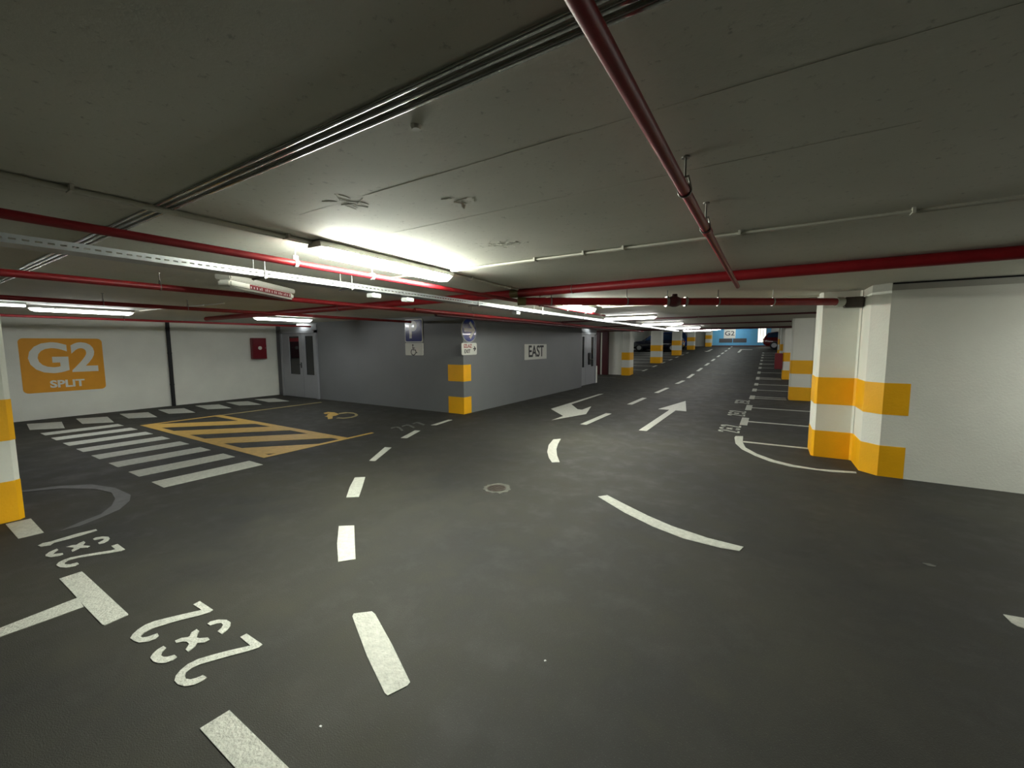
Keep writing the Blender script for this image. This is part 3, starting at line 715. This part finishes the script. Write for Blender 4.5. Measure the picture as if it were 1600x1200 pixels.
mb.tube([q - dv * 0.1, q], 0.064, M['wallshade'], 16); tag(mb.build('coupling', t), 'grey coupling at the pillar')
mb = MB(); mb.bbox(0.87, 1.08, 7.40, 7.597, 2.20, 2.34, M['iron'], 0.01)
tag(mb.build('junction_box'), 'grey box at the head of the wide right pillar where the dark red pipe ends', 'box')

pipe('sprinkler_pipe', 'bright red pipe running close beside the nearest ceiling light', 'pipe', [(-2.98, -3, 2.305), (-2.98, 8.5, 2.305)], 0.0235, M['red'],
     [(-2.98, 5.6, 2.305)], 'y')
tt = [o for o in bpy.data.objects if o.get('label', '').startswith('bright red pipe')][0]
for yy, big in ((1.79, True), (2.48, False), (6.6, False), (7.4, False)):
    mb = MB(); y = yy + 3
    mb.tube([(0, y, 0), (0, y, 0.134)], 0.004, M['white'], 8)
    mb.tube([(0, y - 0.012, 0), (0, y + 0.012, 0)], 0.029, M['white'], 16)
    if big: mb.bbox(-0.008, 0.008, y - 0.02, y + 0.02, 0.0, 0.055, M['white'], 0.003)
    tag(mb.build('hanger', tt), 'white pipe hanger')
pipe('sprinkler_pipe', 'dark red pipe passing behind the white slotted cable tray', 'pipe', [(-5.25, -3, 2.298), (-5.25, 7.6, 2.298)], 0.031, M['red'], [(-5.25, 1.72, 2.298)], 'y')
pipe('sprinkler_pipe', 'dark red pipe above the left lights, second beyond the cable tray', 'pipe', [(-7.85, -3, 2.30), (-7.85, 7.7, 2.30)], 0.029, M['red'], [(-7.85, 1.92, 2.30), (-7.85, 2.9, 2.30)], 'y')
pipe('sprinkler_pipe', 'dark red pipe along the left wall over the G2 panel', 'pipe', [(-12.2, -3, 2.30), (-12.2, 7.7, 2.30)], 0.025, M['red'], [(-12.2, 3.3, 2.30)], 'y')
pipe('sprinkler_pipe', 'dark red pipe lengthwise in front of the grey wall with the P sign', 'pipe', [(-4.95, 4.95, 2.28), (-4.95, 19.4, 2.28)], 0.032, M['red'], [(-4.95, 6.5, 2.28), (-4.95, 10.5, 2.28), (-4.95, 14.5, 2.28)], 'y')
pipe('sprinkler_pipe', 'dark red pipe lengthwise along the head of the EAST wall', 'pipe', [(-5.9, 6.5, 2.33), (-5.9, 19.4, 2.33)], 0.04, M['maroon'], [(-5.9, 9, 2.33), (-5.9, 13, 2.33)], 'y')
for y, x0, x1, lb in ((11.8, -5.9, 4.6, 'nearest'), (15.9, -5.9, 0.57, 'middle'), (21.2, -11.9, 4.6, 'farthest')):
    pipe('branch_pipe', 'thin dark branch pipe across the lane ceiling, %s of the three' % lb, 'pipe', [(x1, y, 2.40), (x0, y, 2.40)], 0.022 if y < 20 else 0.04, M['maroon'], [(-1.6, y, 2.40)] if y < 20 else [], 'x', group=None)

# ------------------------------------------------------------------ cable tray and conduits
def cable_tray(y0, y1, ys0, ys1):
    t = thing('cable_tray', 'white slotted steel cable tray hanging left of the nearest light', 'cable tray', (-3.62, y0, 2.28))
    mb = MB(); Z = M['zinc']
    w = 0.17
    def Y(y): return y - y0
    mb.box(-w, 0, 0, Y(y1), 0.0, 0.0025, Z)
    mb.box(-w - 0.002, -w, 0, Y(y1), 0.0, 0.05, Z)
    mb.box(0, 0.002, 0, Y(y1), 0.0, 0.020, Z); mb.box(0, 0.002, 0, Y(y1), 0.030, 0.05, Z)
    mb.box(-0.012, 0.002, 0, Y(y1), 0.05, 0.052, Z)
    y = ys0
    while y < ys1:
        mb.box(0, 0.002, Y(y), Y(y + 0.022), 0.020, 0.030, Z); y += 0.05
    mb.box(0, 0.002, Y(ys1), Y(y1), 0.020, 0.030, Z)
    mb.build('channel', t)
    for yy in (0.2, 1.9, 2.75, 4.9, 6.9, 8.9, 11.0, 13.2):
        mb = MB()
        for x in (-w - 0.006, 0.007): mb.tube([(x, Y(yy), -0.02), (x, Y(yy), CE - 2.28)], 0.004, M['steel'], 8)
        mb.box(-w - 0.02, 0.02, Y(yy) - 0.012, Y(yy) + 0.012, -0.012, -0.001, M['steel']); mb.build('hanger', t)
    mb = MB()
    for k in range(5):
        mb.tube([(-0.03 - 0.028 * k + 0.006 * math.sin(j * 0.9 + k), Y(y0) + j * 0.8 + 0.02, 0.014) for j in range(int((y1 - y0) / 0.8))], 0.010, M['black'] if k % 2 else M['pvc'], 6)
    tag(mb.build('cables', t), 'bundle of cables lying in the tray')
cable_tray(-1.5, 20.5, -1.0, 5.0)
for y, lb in ((3.1, 'small white box under the cable tray, nearer of two'), (3.6, 'small white box under the cable tray, farther of two'), (6.1, 'small white box under the cable tray above the arrow sign')):
    t = thing('junction_box', lb, 'box', (-3.71, y, 2.223))
    mb = MB(); mb.bbox(-0.05, 0.05, -0.06, 0.06, 0, 0.045, M['white'], 0.006); mb.build('case', t)
    mb = MB(); mb.tube([(0, 0, 0.044), (0, 0, 0.0565)], 0.012, M['white'], 8); mb.build('stem', t)

def conduit(label, pts, r, clips, twin=None, m='pvc'):
    t = thing('conduit', label, 'conduit', pts[0])
    o = Vector(pts[0])
    mb = MB(); mb.tube([Vector(p) - o for p in pts], r, M[m], 10); mb.build('tube', t)
    if twin:
        mb = MB(); mb.tube([Vector(p) - o + Vector(twin) for p in pts], r, M[m], 10); mb.build('tube', t)
    d = (Vector(pts[-1]) - o).normalized()
    for c in clips:
        p = o + d * c - o
        mb = MB(); e = Vector((abs(d.x), abs(d.y), 0)); n = Vector((abs(d.y), abs(d.x), 0))
        a = p - e * 0.007 - n * (r + 0.012); b = p + e * 0.007 + n * (r + 0.012 + (0.02 if twin else 0))
        mb.box(min(a.x, b.x), max(a.x, b.x), min(a.y, b.y), max(a.y, b.y), -r - 0.004, CE - o.z - 0.0005, M['pvc']); mb.build('clip', t)
conduit('pair of pale conduits crossing the ceiling rightwards from the nearest light', [(-2.66, 3.16, 2.422), (12, 3.16, 2.422)], 0.009, (0.93, 1.37, 1.69, 2.46, 3.3, 4.2), (0, 0.022, -0.001))
conduit('short pale conduit between the cable tray and the nearest light', [(-3.5, 3.14, 2.424), (-2.86, 3.16, 2.424)], 0.011, (0.3,))
conduit('pale conduit along the ceiling from the far left to the nearest light', [(-2.79, -3.0, 2.424), (-2.76, 1.78, 2.424)], 0.012, (3.6, 4.6), (-0.032, 0, 0))
conduit('pale conduit lengthwise from the nearest light towards the next one', [(-2.77, 3.30, 2.424), (-2.84, 4.72, 2.424)], 0.011, (0.35, 1.2))
conduit('thin pale conduit crossing above the far left light', [(-7.9, 3.45, 2.4285), (-10.9, 3.2, 2.4285)], 0.010, (0.6, 1.8))
conduit('pale conduit crosswise behind the red pipes right of the second light', [(-2.8, 7.85, 2.42), (4.6, 7.95, 2.42)], 0.012, (0.6, 1.4))

# three bright edge strips of the joint across the ceiling
for k, (y, lb) in enumerate(((0.908, 'nearest of the three bright metal bars in the sunk ceiling joint'), (0.942, 'middle of the three bright metal bars in the sunk ceiling joint'), (0.978, 'farthest of the three bright metal bars in the sunk ceiling joint'))):
    mb = MB(); mb.tube([(-7.5 if k else -6.0, y + 0.006, CE - 0.004), (2.0, y + 0.006, CE - 0.004)], 0.0085, M['gloss'], 12)
    tag(mb.build('joint_strip'), lb, 'metal strip', 'strips of the ceiling joint')
mb = MB(); mb.tube([(-1.05, 1.08, CE), (-1.05, 1.08, CE - 0.012)], [0.02, 0.014], M['pvc'], 14); tag(mb.build('detector'), 'small round fitting on the ceiling beside the sunk joint', 'detector')

# unlit light with red lettered strip
t = thing('warning_light', 'unlit boxed ceiling light with a red lettered strip, tilted under the cable tray', 'light', (-4.80, 2.46, 2.30), math.radians(31))
mb = MB(); mb.bbox(-0.08, 0.08, -0.58, 0.58, 0.045, 0.10, M['fixture'], 0.01); mb.build('housing', t)
mb = MB(); mb.bbox(-0.07, 0.07, -0.57, 0.57, -0.03, 0.05, M['clear'], 0.02); cv = mb.build('light_cover', t)
mb = MB(); mb.box(0.0705, 0.0725, -0.28, 0.48, -0.012, 0.036, M['redpaint']); mb.box(-0.05, 0.05, -0.20, 0.48, -0.0325, -0.0305, M['redpaint'])
st = mb.build('red_strip', cv)
mb = MB()
rn = random.Random(3)
y = -0.27
while y < 0.46:
    if not (-0.08 < y < -0.04):
        mb.box(0.0726, 0.0734, y, y + 0.012, -0.002, rn.uniform(0.016, 0.026), M['white'])
        mb.box(-0.02, 0.02, y, y + 0.008, -0.0332, -0.0326, M['white'])
    y += rn.choice([0.03, 0.035, 0.05])
mb.build('worn_marks', st)
for yy in (-0.45, 0.45):
    mb = MB(); mb.tube([(0, yy, 0.10), (0, yy, CE - 2.30)], 0.005, M['steel'], 8); mb.build('hanger', t)

# ------------------------------------------------------------------ road markings
TH = 0.0035
def flat(name, label, cat, pts, m='paint', group=None, parent=None, lift=0.0005):
    cx = sum(p[0] for p in pts) / len(pts); cy = sum(p[1] for p in pts) / len(pts)
    if parent is not None:
        cx, cy = parent.location.x, parent.location.y
    b = fz(cy)
    mb = MB(); mb.prism([(x - cx, y - cy) for x, y in pts], lambda x, y: fz(y + cy) - b + lift, lambda x, y: fz(y + cy) - b + lift + TH, M[m])
    o = mb.build(name, parent)
    if parent is None:
        o.location = (cx, cy, b); tag(o, label, cat, group)
    return o
def rect(x0, x1, y0, y1): return [(x0, y0), (x1, y0), (x1, y1), (x0, y1)]

MK['dash1'] = [(-2.08, 0.69), (-2.07, 0.805), (-1.3, 0.80), (-1.3, 0.685)]
for k, lb in (('dash1', 'white dash cut off by the bottom edge of the view'), ('dash2', 'large slanting white dash right of the stall number 282'),
              ('dash3', 'upright white dash of the curved line, third from the bottom'), ('dash4', 'white dash of the curved line, nearest above the upright one'),
              ('dash5', 'slanting white dash of the curved line right of the yellow box corner'), ('dash6', 'small white dash below the faded number by the grey wall'),
              ('dash7', 'small white dash nearest the grey wall corner'), ('arc1', 'short bent white dash before the centre line'),
              ('arc2', 'long curved white line in the right half of the floor'), ('arc3', 'curved white line sweeping round the first right-hand bay to the pillar'),
              ('edge', 'tip of a white marking at the right edge of the floor')):
    flat('road_dash', lb, 'road marking', MK[k])
for i, (a, b) in enumerate(((8.16, 9.8), (11.6, 13.25), (14.85, 16.75))):
    flat('centre_dash', 'white centre line dash, %s from the camera' % ('first', 'second', 'third')[i], 'road marking', rect(-3.36, -3.22, a, b), group='centre line dashes')
ys_ = [18.7, 21.6, 24.75, 28.0, 31.3, 34.9, 38.0, 41.2, 44.6, 47.9]
for y in ys_:
    flat('centre_dash', 'white centre line dash far up on the ramp', 'road marking', [(-3.38, y), (-3.23, y), (-3.23, y + 0.85), (-3.23, y + 1.7), (-3.38, y + 1.7), (-3.38, y + 0.85)], group='centre line dashes on the ramp')
flat('lane_arrow', 'white arrow on the lane pointing up the ramp', 'road marking', [(-2.12, 8.16), (-1.97, 8.16), (-1.97, 11.13), (-1.71, 11.11), (-2.05, 13.12), (-2.40, 11.13), (-2.12, 11.13)])
flat('lane_arrow', 'white bent arrow on the lane pointing towards the camera', 'road marking', [(-4.79, 13.68), (-4.73, 10.80), (-4.21, 10.03), (-4.08, 10.02), (-4.09, 10.69), (-3.74, 9.44), (-4.1, 8.28), (-4.1, 8.9), (-4.85, 9.74), (-4.9, 13.48)])
flat('lane_arrow', 'small white bent arrow near the top of the ramp', 'road marking', [(-2.28, 39.9), (-2.1, 39.9), (-2.1, 43.6), (-1.3, 43.7), (-1.3, 44.1), (-2.28, 44.2)])
flat('lane_arrow', 'faint white arrow near the top of the ramp, left lane', 'road marking', [(-5.05, 41.5), (-4.75, 40.6), (-4.5, 41.6), (-4.62, 41.6), (-4.62, 44.4), (-4.78, 44.4), (-4.85, 41.5)])
flat('road_line', 'white stripe end at the foot of the left-edge pillar', 'road marking', MK['seg'])
flat('road_line', 'thick white head of the T-shaped bay line at bottom left', 'road marking', MK['thead'])
flat('road_line', 'white bay line running off the left edge from the T head', 'road marking', MK['tline'])
flat('road_line', 'tiny white scrape on the floor at far right', 'road marking', MK['scr'], 'paintworn')
flat('ghost_circle', 'faint grey ring of painted-out marking left of the zebra crossing', 'road marking', MK['ghost'], 'ghost')

def number(keys, label, src=None):
    c = [p for k in keys for p in MK[k]]
    cx = sum(p[0] for p in c) / len(c); cy = sum(p[1] for p in c) / len(c)
    t = thing('bay_number', label, 'road marking', (cx, cy, 0))
    groups = {'8': [k for k in keys if '8' in k]}
    for k in keys:
        if '8' in k: continue
        flat('digit', None, None, MK[k], parent=t)
    mb = MB()
    for k in groups['8']: mb.prism([(x - cx, y - cy) for x, y in MK[k]], 0.0005, 0.0005 + TH, M['paint'])
    mb.build('digit', t)
    return t
n282 = number(['a2', 'a8t', 'a8x', 'a8b', 'a2b'], 'white stencilled bay number 282 at bottom left')
number(['b1', 'b8t', 'b8x', 'b8b', 'b2'], 'white stencilled bay number 281 between the pillar and the T head')
for y, lb in ((9.25, 'first'), (11.4, 'second'), (13.75, 'third')):
    c = copy_tree(n282); c.location = (-0.62, y, 0.0); c.rotation_euler = (0, 0, -PI / 2)
    c['label'] = 'white bay number painted before the right-hand bays, %s from the camera' % lb
t = thing('bay_number', 'faded bay number painted before the grey wall corner', 'road marking', (-6.6, 5.9, 0))
for k in ('f7a', 'f7b', 'f7c'): flat('digit', None, None, MK[k], 'paintworn', parent=t)
t = thing('wheelchair_marking', 'worn yellow wheelchair symbol on the floor of the disabled bay', 'road marking', (-8.9, 6.0, 0))
flat('wheel_ring', None, None, MK['wc_ring'], 'yelworn', parent=t); flat('figure', None, None, MK['wc_fig'], 'yelroad', parent=t, lift=0.0045)

for i in range(8):
    x = -6.53 - i * 0.81
    flat('crossing_bar', 'white zebra crossing bar, %s from the right' % ('first', 'second', 'third', 'fourth', 'fifth', 'sixth', 'seventh', 'eighth')[i], 'road marking',
         [(x, 1.885), (x + 0.385, 1.885), (x + 0.42, 3.02), (x + 0.04, 3.02)], group='zebra crossing bars')
for i, y0 in enumerate((1.90, 2.67, 3.45, 4.23, 5.08, 5.88, 6.70)):
    flat('wall_side_block', 'skewed white block along the left wall, %s from the left' % ('first', 'second', 'third', 'fourth', 'fifth', 'sixth', 'seventh')[i], 'road marking',
         [(-13.95, y0 + 0.07), (-12.88, y0 - 0.05), (-12.52, y0 + 0.38), (-13.66, y0 + 0.55)], group='white blocks along the left wall')

# yellow hatched box
t = thing('hatched_box', 'yellow box filled with diagonal bars beside the zebra crossing', 'road marking', (-9.0, 4.0, 0))
def clip(P, x0, x1, y0, y1):
    def cut(P, f, g):
        out = []
        for i in range(len(P)):
            a, b = P[i], P[(i + 1) % len(P)]
            fa, fb = f(a), f(b)
            if fa >= 0: out.append(a)
            if (fa >= 0) != (fb >= 0):
                k = fa / (fa - fb); out.append((a[0] + (b[0] - a[0]) * k, a[1] + (b[1] - a[1]) * k))
        return out
    for f in (lambda p: p[0] - x0, lambda p: x1 - p[0], lambda p: p[1] - y0, lambda p: y1 - p[1]):
        P = cut(P, f, None)
        if not P: return P
    return P
mb = MB(); YR = M['yelroad']
for r in (rect(-11.52, -6.48, 3.22, 3.35), rect(-11.52, -6.48, 4.60, 4.76), rect(-11.52, -11.40, 3.35, 4.60), rect(-6.58, -6.48, 3.35, 4.60)):
    mb.prism([(x + 9, y - 4) for x, y in r], 0.0005, 0.004, YR)
mb.build('border', t)
for k in range(5):
    xb = -11.50 + 1.36 * k
    P = clip([(xb, 3.35), (xb + 0.72, 3.35), (xb + 0.72 + 1.25, 4.60), (xb + 1.25, 4.60)], -11.40, -6.58, 3.35, 4.60)
    if len(P) > 2:
        mb = MB(); mb.prism([(x + 9, y - 4) for x, y in P], 0.0005, 0.004, YR); mb.build('diagonal_bar', t)
flat('bay_line', 'thin pale yellow line of the disabled bay running to the double doors', 'road marking', rect(-11.50, -11.40, 4.77, 7.45), 'yelworn')
flat('bay_line', 'short yellow line out of the near corner of the hatched box', 'road marking', rect(-6.56, -6.48, 4.77, 5.30), 'yelroad')

# right hand bays: T heads and long lines
heads = [10.3, 12.6, 15.1, 17.55, 20.0, 22.4, 24.85, 27.3, 29.75, 32.2, 34.6, 37.0, 39.5]
for i, y in enumerate(heads):
    t = thing('bay_line', 'white bay line with square head on the right, %s' % (('nearest the camera', 'second from the camera', 'third, level with the second pillar')[i] if i < 3 else 'farther up the lane'), 'road marking', (-0.385, y, fz(y)), 0, 'bay lines of the right-hand bays')
    b = fz(y)
    mb = MB(); mb.prism([(-0.07, -0.5), (0.07, -0.5), (0.07, 0.5), (-0.07, 0.5)], lambda x, yy: fz(y + yy) - b + 0.0005, lambda x, yy: fz(y + yy) - b + 0.004, M['paint']); mb.build('head', t)
    mb = MB()
    for dy in ((-0.22, 0.22) if i in (2, 5, 8) else (0,)):
      for xa, xb in (((0.07, 4.9),) if i not in (2, 5, 8, 11) else ((0.07, 0.90), (1.53, 4.9))):
        mb.prism([(xa, dy - 0.05), (xb, dy - 0.05), (xb, dy + 0.05), (xa, dy + 0.05)], lambda x, yy: fz(y + yy) - b + 0.0005, lambda x, yy: fz(y + yy) - b + 0.004, M['paint'])
    mb.build('line', t)
flat('bay_line', 'white line closing the first right-hand bay before the wide pillar', 'road marking', rect(-0.31, 4.6, 8.06, 8.15))
# left hand bays up the ramp
for i, y in enumerate((24.5, 26.95, 29.4, 31.85, 34.3, 36.7, 39.1)):
    b = fz(y)
    t = thing('bay_line', 'white bay line on the left of the ramp behind the pillars', 'road marking', (-6.1, y, b), 0, 'bay lines of the left-hand bays')
    mb = MB(); mb.prism([(-0.07, -0.5), (0.07, -0.5), (0.07, 0.5), (-0.07, 0.5)], lambda x, yy: fz(y + yy) - b + 0.0005, lambda x, yy: fz(y + yy) - b + 0.004, M['paint']); mb.build('head', t)
    mb = MB(); xe = -0.82 if i in (2, 5) else -0.07
    mb.prism([(-5.6, -0.05), (xe, -0.05), (xe, 0.05), (-5.6, 0.05)], lambda x, yy: fz(y + yy) - b + 0.0005, lambda x, yy: fz(y + yy) - b + 0.004, M['paint']); mb.build('line', t)
flat('road_line', 'pale line across the passage before the white cross wall', 'road marking', [(-8.6, 20.5), (-6.6, 20.5), (-6.6, 20.65), (-8.6, 20.65)], 'paintworn')

# floor drain
t = thing('floor_drain', 'small round iron drain cover in the middle of the floor', 'drain', (-2.68, 3.95, 0))
mb = MB()
rr = [0.165 + 0.02 * math.sin(3.1 * i) + 0.012 * math.sin(1.3 * i * i) for i in range(24)]
mb.prism([(rr[i] * math.cos(2 * PI * i / 24), rr[i] * math.sin(2 * PI * i / 24)) for i in range(24)], 0.0, 0.003, M['conc']); mb.build('collar', t)
mb = MB(); mb.tube([(0, 0, 0.0), (0, 0, 0.007)], 0.115, M['iron'], 28)
for k in range(-3, 4):
    w = math.sqrt(max(0, 0.1 ** 2 - (k * 0.028) ** 2)); mb.box(-w, w, k * 0.028 - 0.006, k * 0.028 + 0.006, 0.0065, 0.010, M['iron'])
mb.build('cover', t)
# scraps
for i, (x, y, a) in enumerate(((-0.70, 1.27, 0.4), (-0.60, 1.32, 1.0), (-0.42, 1.36, 0.2), (-0.95, 1.85, 0.9), (-1.63, 0.98, 0.1))):
    mb = MB(); mb.prism([(-0.006, -0.004), (0.007, -0.003), (0.004, 0.005), (-0.005, 0.004)], 0.0, 0.003, M['white']); o = mb.build('scrap')
    o.location = (x, y, 0.0005); o.rotation_euler = (0, 0, a); tag(o, 'tiny white scrap of litter lying on the near floor', 'litter', 'litter scraps on the near floor')

# ------------------------------------------------------------------ cars (length along local X, nose at -X)
def car(paint, label, loc, rz, kind='suv', L=4.5, H=1.62, Wd=1.82):
    t = thing('car', label, 'car', loc, rz)
    h = L / 2
    # stations: x, sill z, shoulder z, half width
    st = [(-h, 0.42, 0.62, 0.62), (-h + 0.08, 0.28, 0.80, 0.76), (-h + 0.45, 0.22, 0.92, 0.87), (-h + 1.15, 0.22, 1.00, 0.90), (-0.4, 0.24, 1.02, 0.91), (0.6, 0.24, 1.04, 0.91),
          (h - 0.9, 0.24, 1.06, 0.90), (h - 0.3, 0.30, 1.05, 0.86), (h - 0.05, 0.40, 0.98, 0.78), (h, 0.52, 0.86, 0.66)]
    vs = []; fs = []
    for x, a, b, w in st:
        m_ = (a + b) / 2
        vs += [(x, -w * 0.90, a), (x, -w, a + 0.16), (x, -w, m_ + 0.08), (x, -w * 0.93, b), (x, 0, b + 0.04), (x, w * 0.93, b), (x, w, m_ + 0.08), (x, w, a + 0.16), (x, w * 0.90, a)]
    n = 9
    for i in range(len(st) - 1):
        for k in range(n):
            k2 = (k + 1) % n
            fs.append((i * n + k, i * n + k2, (i + 1) * n + k2, (i + 1) * n + k))
    fs.append(tuple(range(n))[::-1]); fs.append(tuple(range((len(st) - 1) * n, len(st) * n)))
    mb = MB(); mb.add(vs, fs, M[paint], True)
    # cabin pillars and roof
    if kind == 'suv': cab = [(-h + 1.05, 0.99, 0.80), (-h + 1.85, H - 0.08, 0.66), (-h + 2.3, H, 0.64), (h - 0.95, H - 0.02, 0.64), (h - 0.35, H - 0.12, 0.62), (h - 0.06, 1.02, 0.76)]
    else: cab = [(-h + 1.15, 0.99, 0.80), (-h + 2.0, H - 0.08, 0.64), (-h + 2.5, H, 0.62), (h - 1.3, H - 0.03, 0.62), (h - 0.75, H - 0.2, 0.6), (h - 0.25, 1.03, 0.74)]
    vs = []; fs = []
    for x, z, w in cab:
        zb = 0.98
        vs += [(x, -0.84, zb), (x, -w, z), (x, w, z), (x, 0.84, zb)]
    for i in range(len(cab) - 1):
        for k in range(3): fs.append((i * 4 + k, i * 4 + k + 1, (i + 1) * 4 + k + 1, (i + 1) * 4 + k))
    mb.add(vs, fs, M[paint], True)
    mb.build('body', t)
    # glass set slightly proud
    def sideglass(s):
        g = MB(); q = []
        for x, z, w in cab[1:-1]:
            f = (z - 0.98) / (H - 0.98 + 1e-6)
            q.append((x, s * (w + 0.012 + (0.84 - w) * 0.10), z - 0.06))
        lo = [(cab[0][0] + 0.25, s * 0.852, 1.03), (cab[-1][0] - 0.18, s * 0.852, 1.05)]
        loop = [lo[0]] + q + [lo[1]]
        inner = [(x, y - s * 0.02, z) for x, y, z in loop]
        k = len(loop)
        g.add(loop + inner, [tuple(range(k)), tuple(range(k, 2 * k))[::-1]] + [(i, (i + 1) % k, k + (i + 1) % k, k + i) for i in range(k)], M['carglass'])
        g.build('side_window', t)
    sideglass(-1); sideglass(1)
    def screen(a, b, sg, nm):
        (x0, z0, w0), (x1, z1, w1) = a, b
        z0 += 0.03; g = MB(); o = 0.014 * sg
        loop = [(x0 + o, -w0 + 0.06, z0), (x0 + o, w0 - 0.06, z0), (x1 + o, w1 - 0.05, z1 - 0.03), (x1 + o, -w1 + 0.05, z1 - 0.03)]
        inner = [(x - o * 1.6, y, z) for x, y, z in loop]
        g.add(loop + inner, [(0, 1, 2, 3), (7, 6, 5, 4)] + [(i, (i + 1) % 4, 4 + (i + 1) % 4, 4 + i) for i in range(4)], M['carglass'])
        g.build(nm, t)
    screen(cab[0], cab[1], -1, 'windscreen'); screen(cab[-1], cab[-2], 1, 'rear_window')
    for x in (-h + 0.82, h - 0.85):
        for s in (-1, 1):
            g = MB(); g.tube([(x, s * 0.72, 0.335), (x, s * 0.80, 0.335), (x, s * 0.915, 0.335), (x, s * 0.925, 0.335)], [0.33, 0.335, 0.335, 0.31], M['black'], 24)
            w_ = g.build('wheel', t)
            g = MB(); g.tube([(x, s * 0.92, 0.335), (x, s * 0.932, 0.335)], [0.22, 0.20], M['rim'], 20)
            for k in range(5):
                a = 2 * PI * k / 5
                g.tube([(x, s * 0.935, 0.335), (x + 0.2 * math.cos(a), s * 0.93, 0.335 + 0.2 * math.sin(a))], 0.02, M['rim'], 6)
            g.build('rim', w_)
    for s in (-1, 1):
        g = MB(); g.bbox(-h + 0.0, -h + 0.22, s * 0.64 - 0.14, s * 0.64 + 0.14, 0.66, 0.80, M['lampglass'], 0.03); g.build('headlamp', t)
        g = MB(); g.bbox(h - 0.14, h + 0.01, s * 0.68 - 0.12, s * 0.68 + 0.12, 0.78, 0.98, M['taillamp'], 0.03); g.build('tail_lamp', t)
        g = MB(); g.bbox(-h + 1.3, -h + 1.48, s * 1.0 - 0.09, s * 1.0 + 0.09, 1.0, 1.13, M[paint], 0.03); g.build('wing_mirror', t)
    g = MB(); g.box(h - 0.0, h + 0.012, -0.26, 0.26, 0.58, 0.69, M['signwhite']); g.build('number_plate', t)
    return t
car('navy', 'navy car parked nose to the wall behind the left ramp pillars', (-9.15, 41.3, fz(41.3)), 0.02, 'suv', 4.7, 1.62)
car('carblue', 'blue car parked just beyond the navy car', (-9.0, 44.4, fz(44.4)), 0.0, 'suv', 4.5, 1.72)
car('carred', 'dark red car parked in the far right bays beside the pillars', (1.62, 44.9, fz(44.9)), PI, 'suv', 4.2, 1.58)

# ------------------------------------------------------------------ camera and world
w = bpy.data.worlds.new('world'); scene.world = w; w.use_nodes = True
w.node_tree.nodes['Background'].inputs['Color'].default_value = (0.01, 0.01, 0.011, 1)
w.node_tree.nodes['Background'].inputs['Strength'].default_value = 0.2
cam = bpy.data.cameras.new('camera'); co = bpy.data.objects.new('camera', cam); col.objects.link(co)
cam.sensor_width = 36; cam.sensor_fit = 'HORIZONTAL'; cam.lens = 643.5 / 1600 * 36
cam.clip_start = 0.05; cam.clip_end = 200
yaw, pit, rol = 0.556793, -0.0946245, -0.005035
fwd = Vector((-math.sin(yaw) * math.cos(pit), math.cos(yaw) * math.cos(pit), math.sin(pit)))
r0 = Vector((math.cos(yaw), math.sin(yaw), 0)); u0 = r0.cross(fwd)
r_ = r0 * math.cos(rol) + u0 * math.sin(rol); u_ = u0 * math.cos(rol) - r0 * math.sin(rol)
co.matrix_world = Matrix(((r_.x, u_.x, -fwd.x, 0), (r_.y, u_.y, -fwd.y, 0), (r_.z, u_.z, -fwd.z, 1.7), (0, 0, 0, 1)))
scene.camera = co
vs_ = scene.view_settings
vs_.view_transform = 'Standard'; vs_.look = 'None'; vs_.gamma = 1.0; vs_.use_curve_mapping = False
vs_.exposure = 3.5
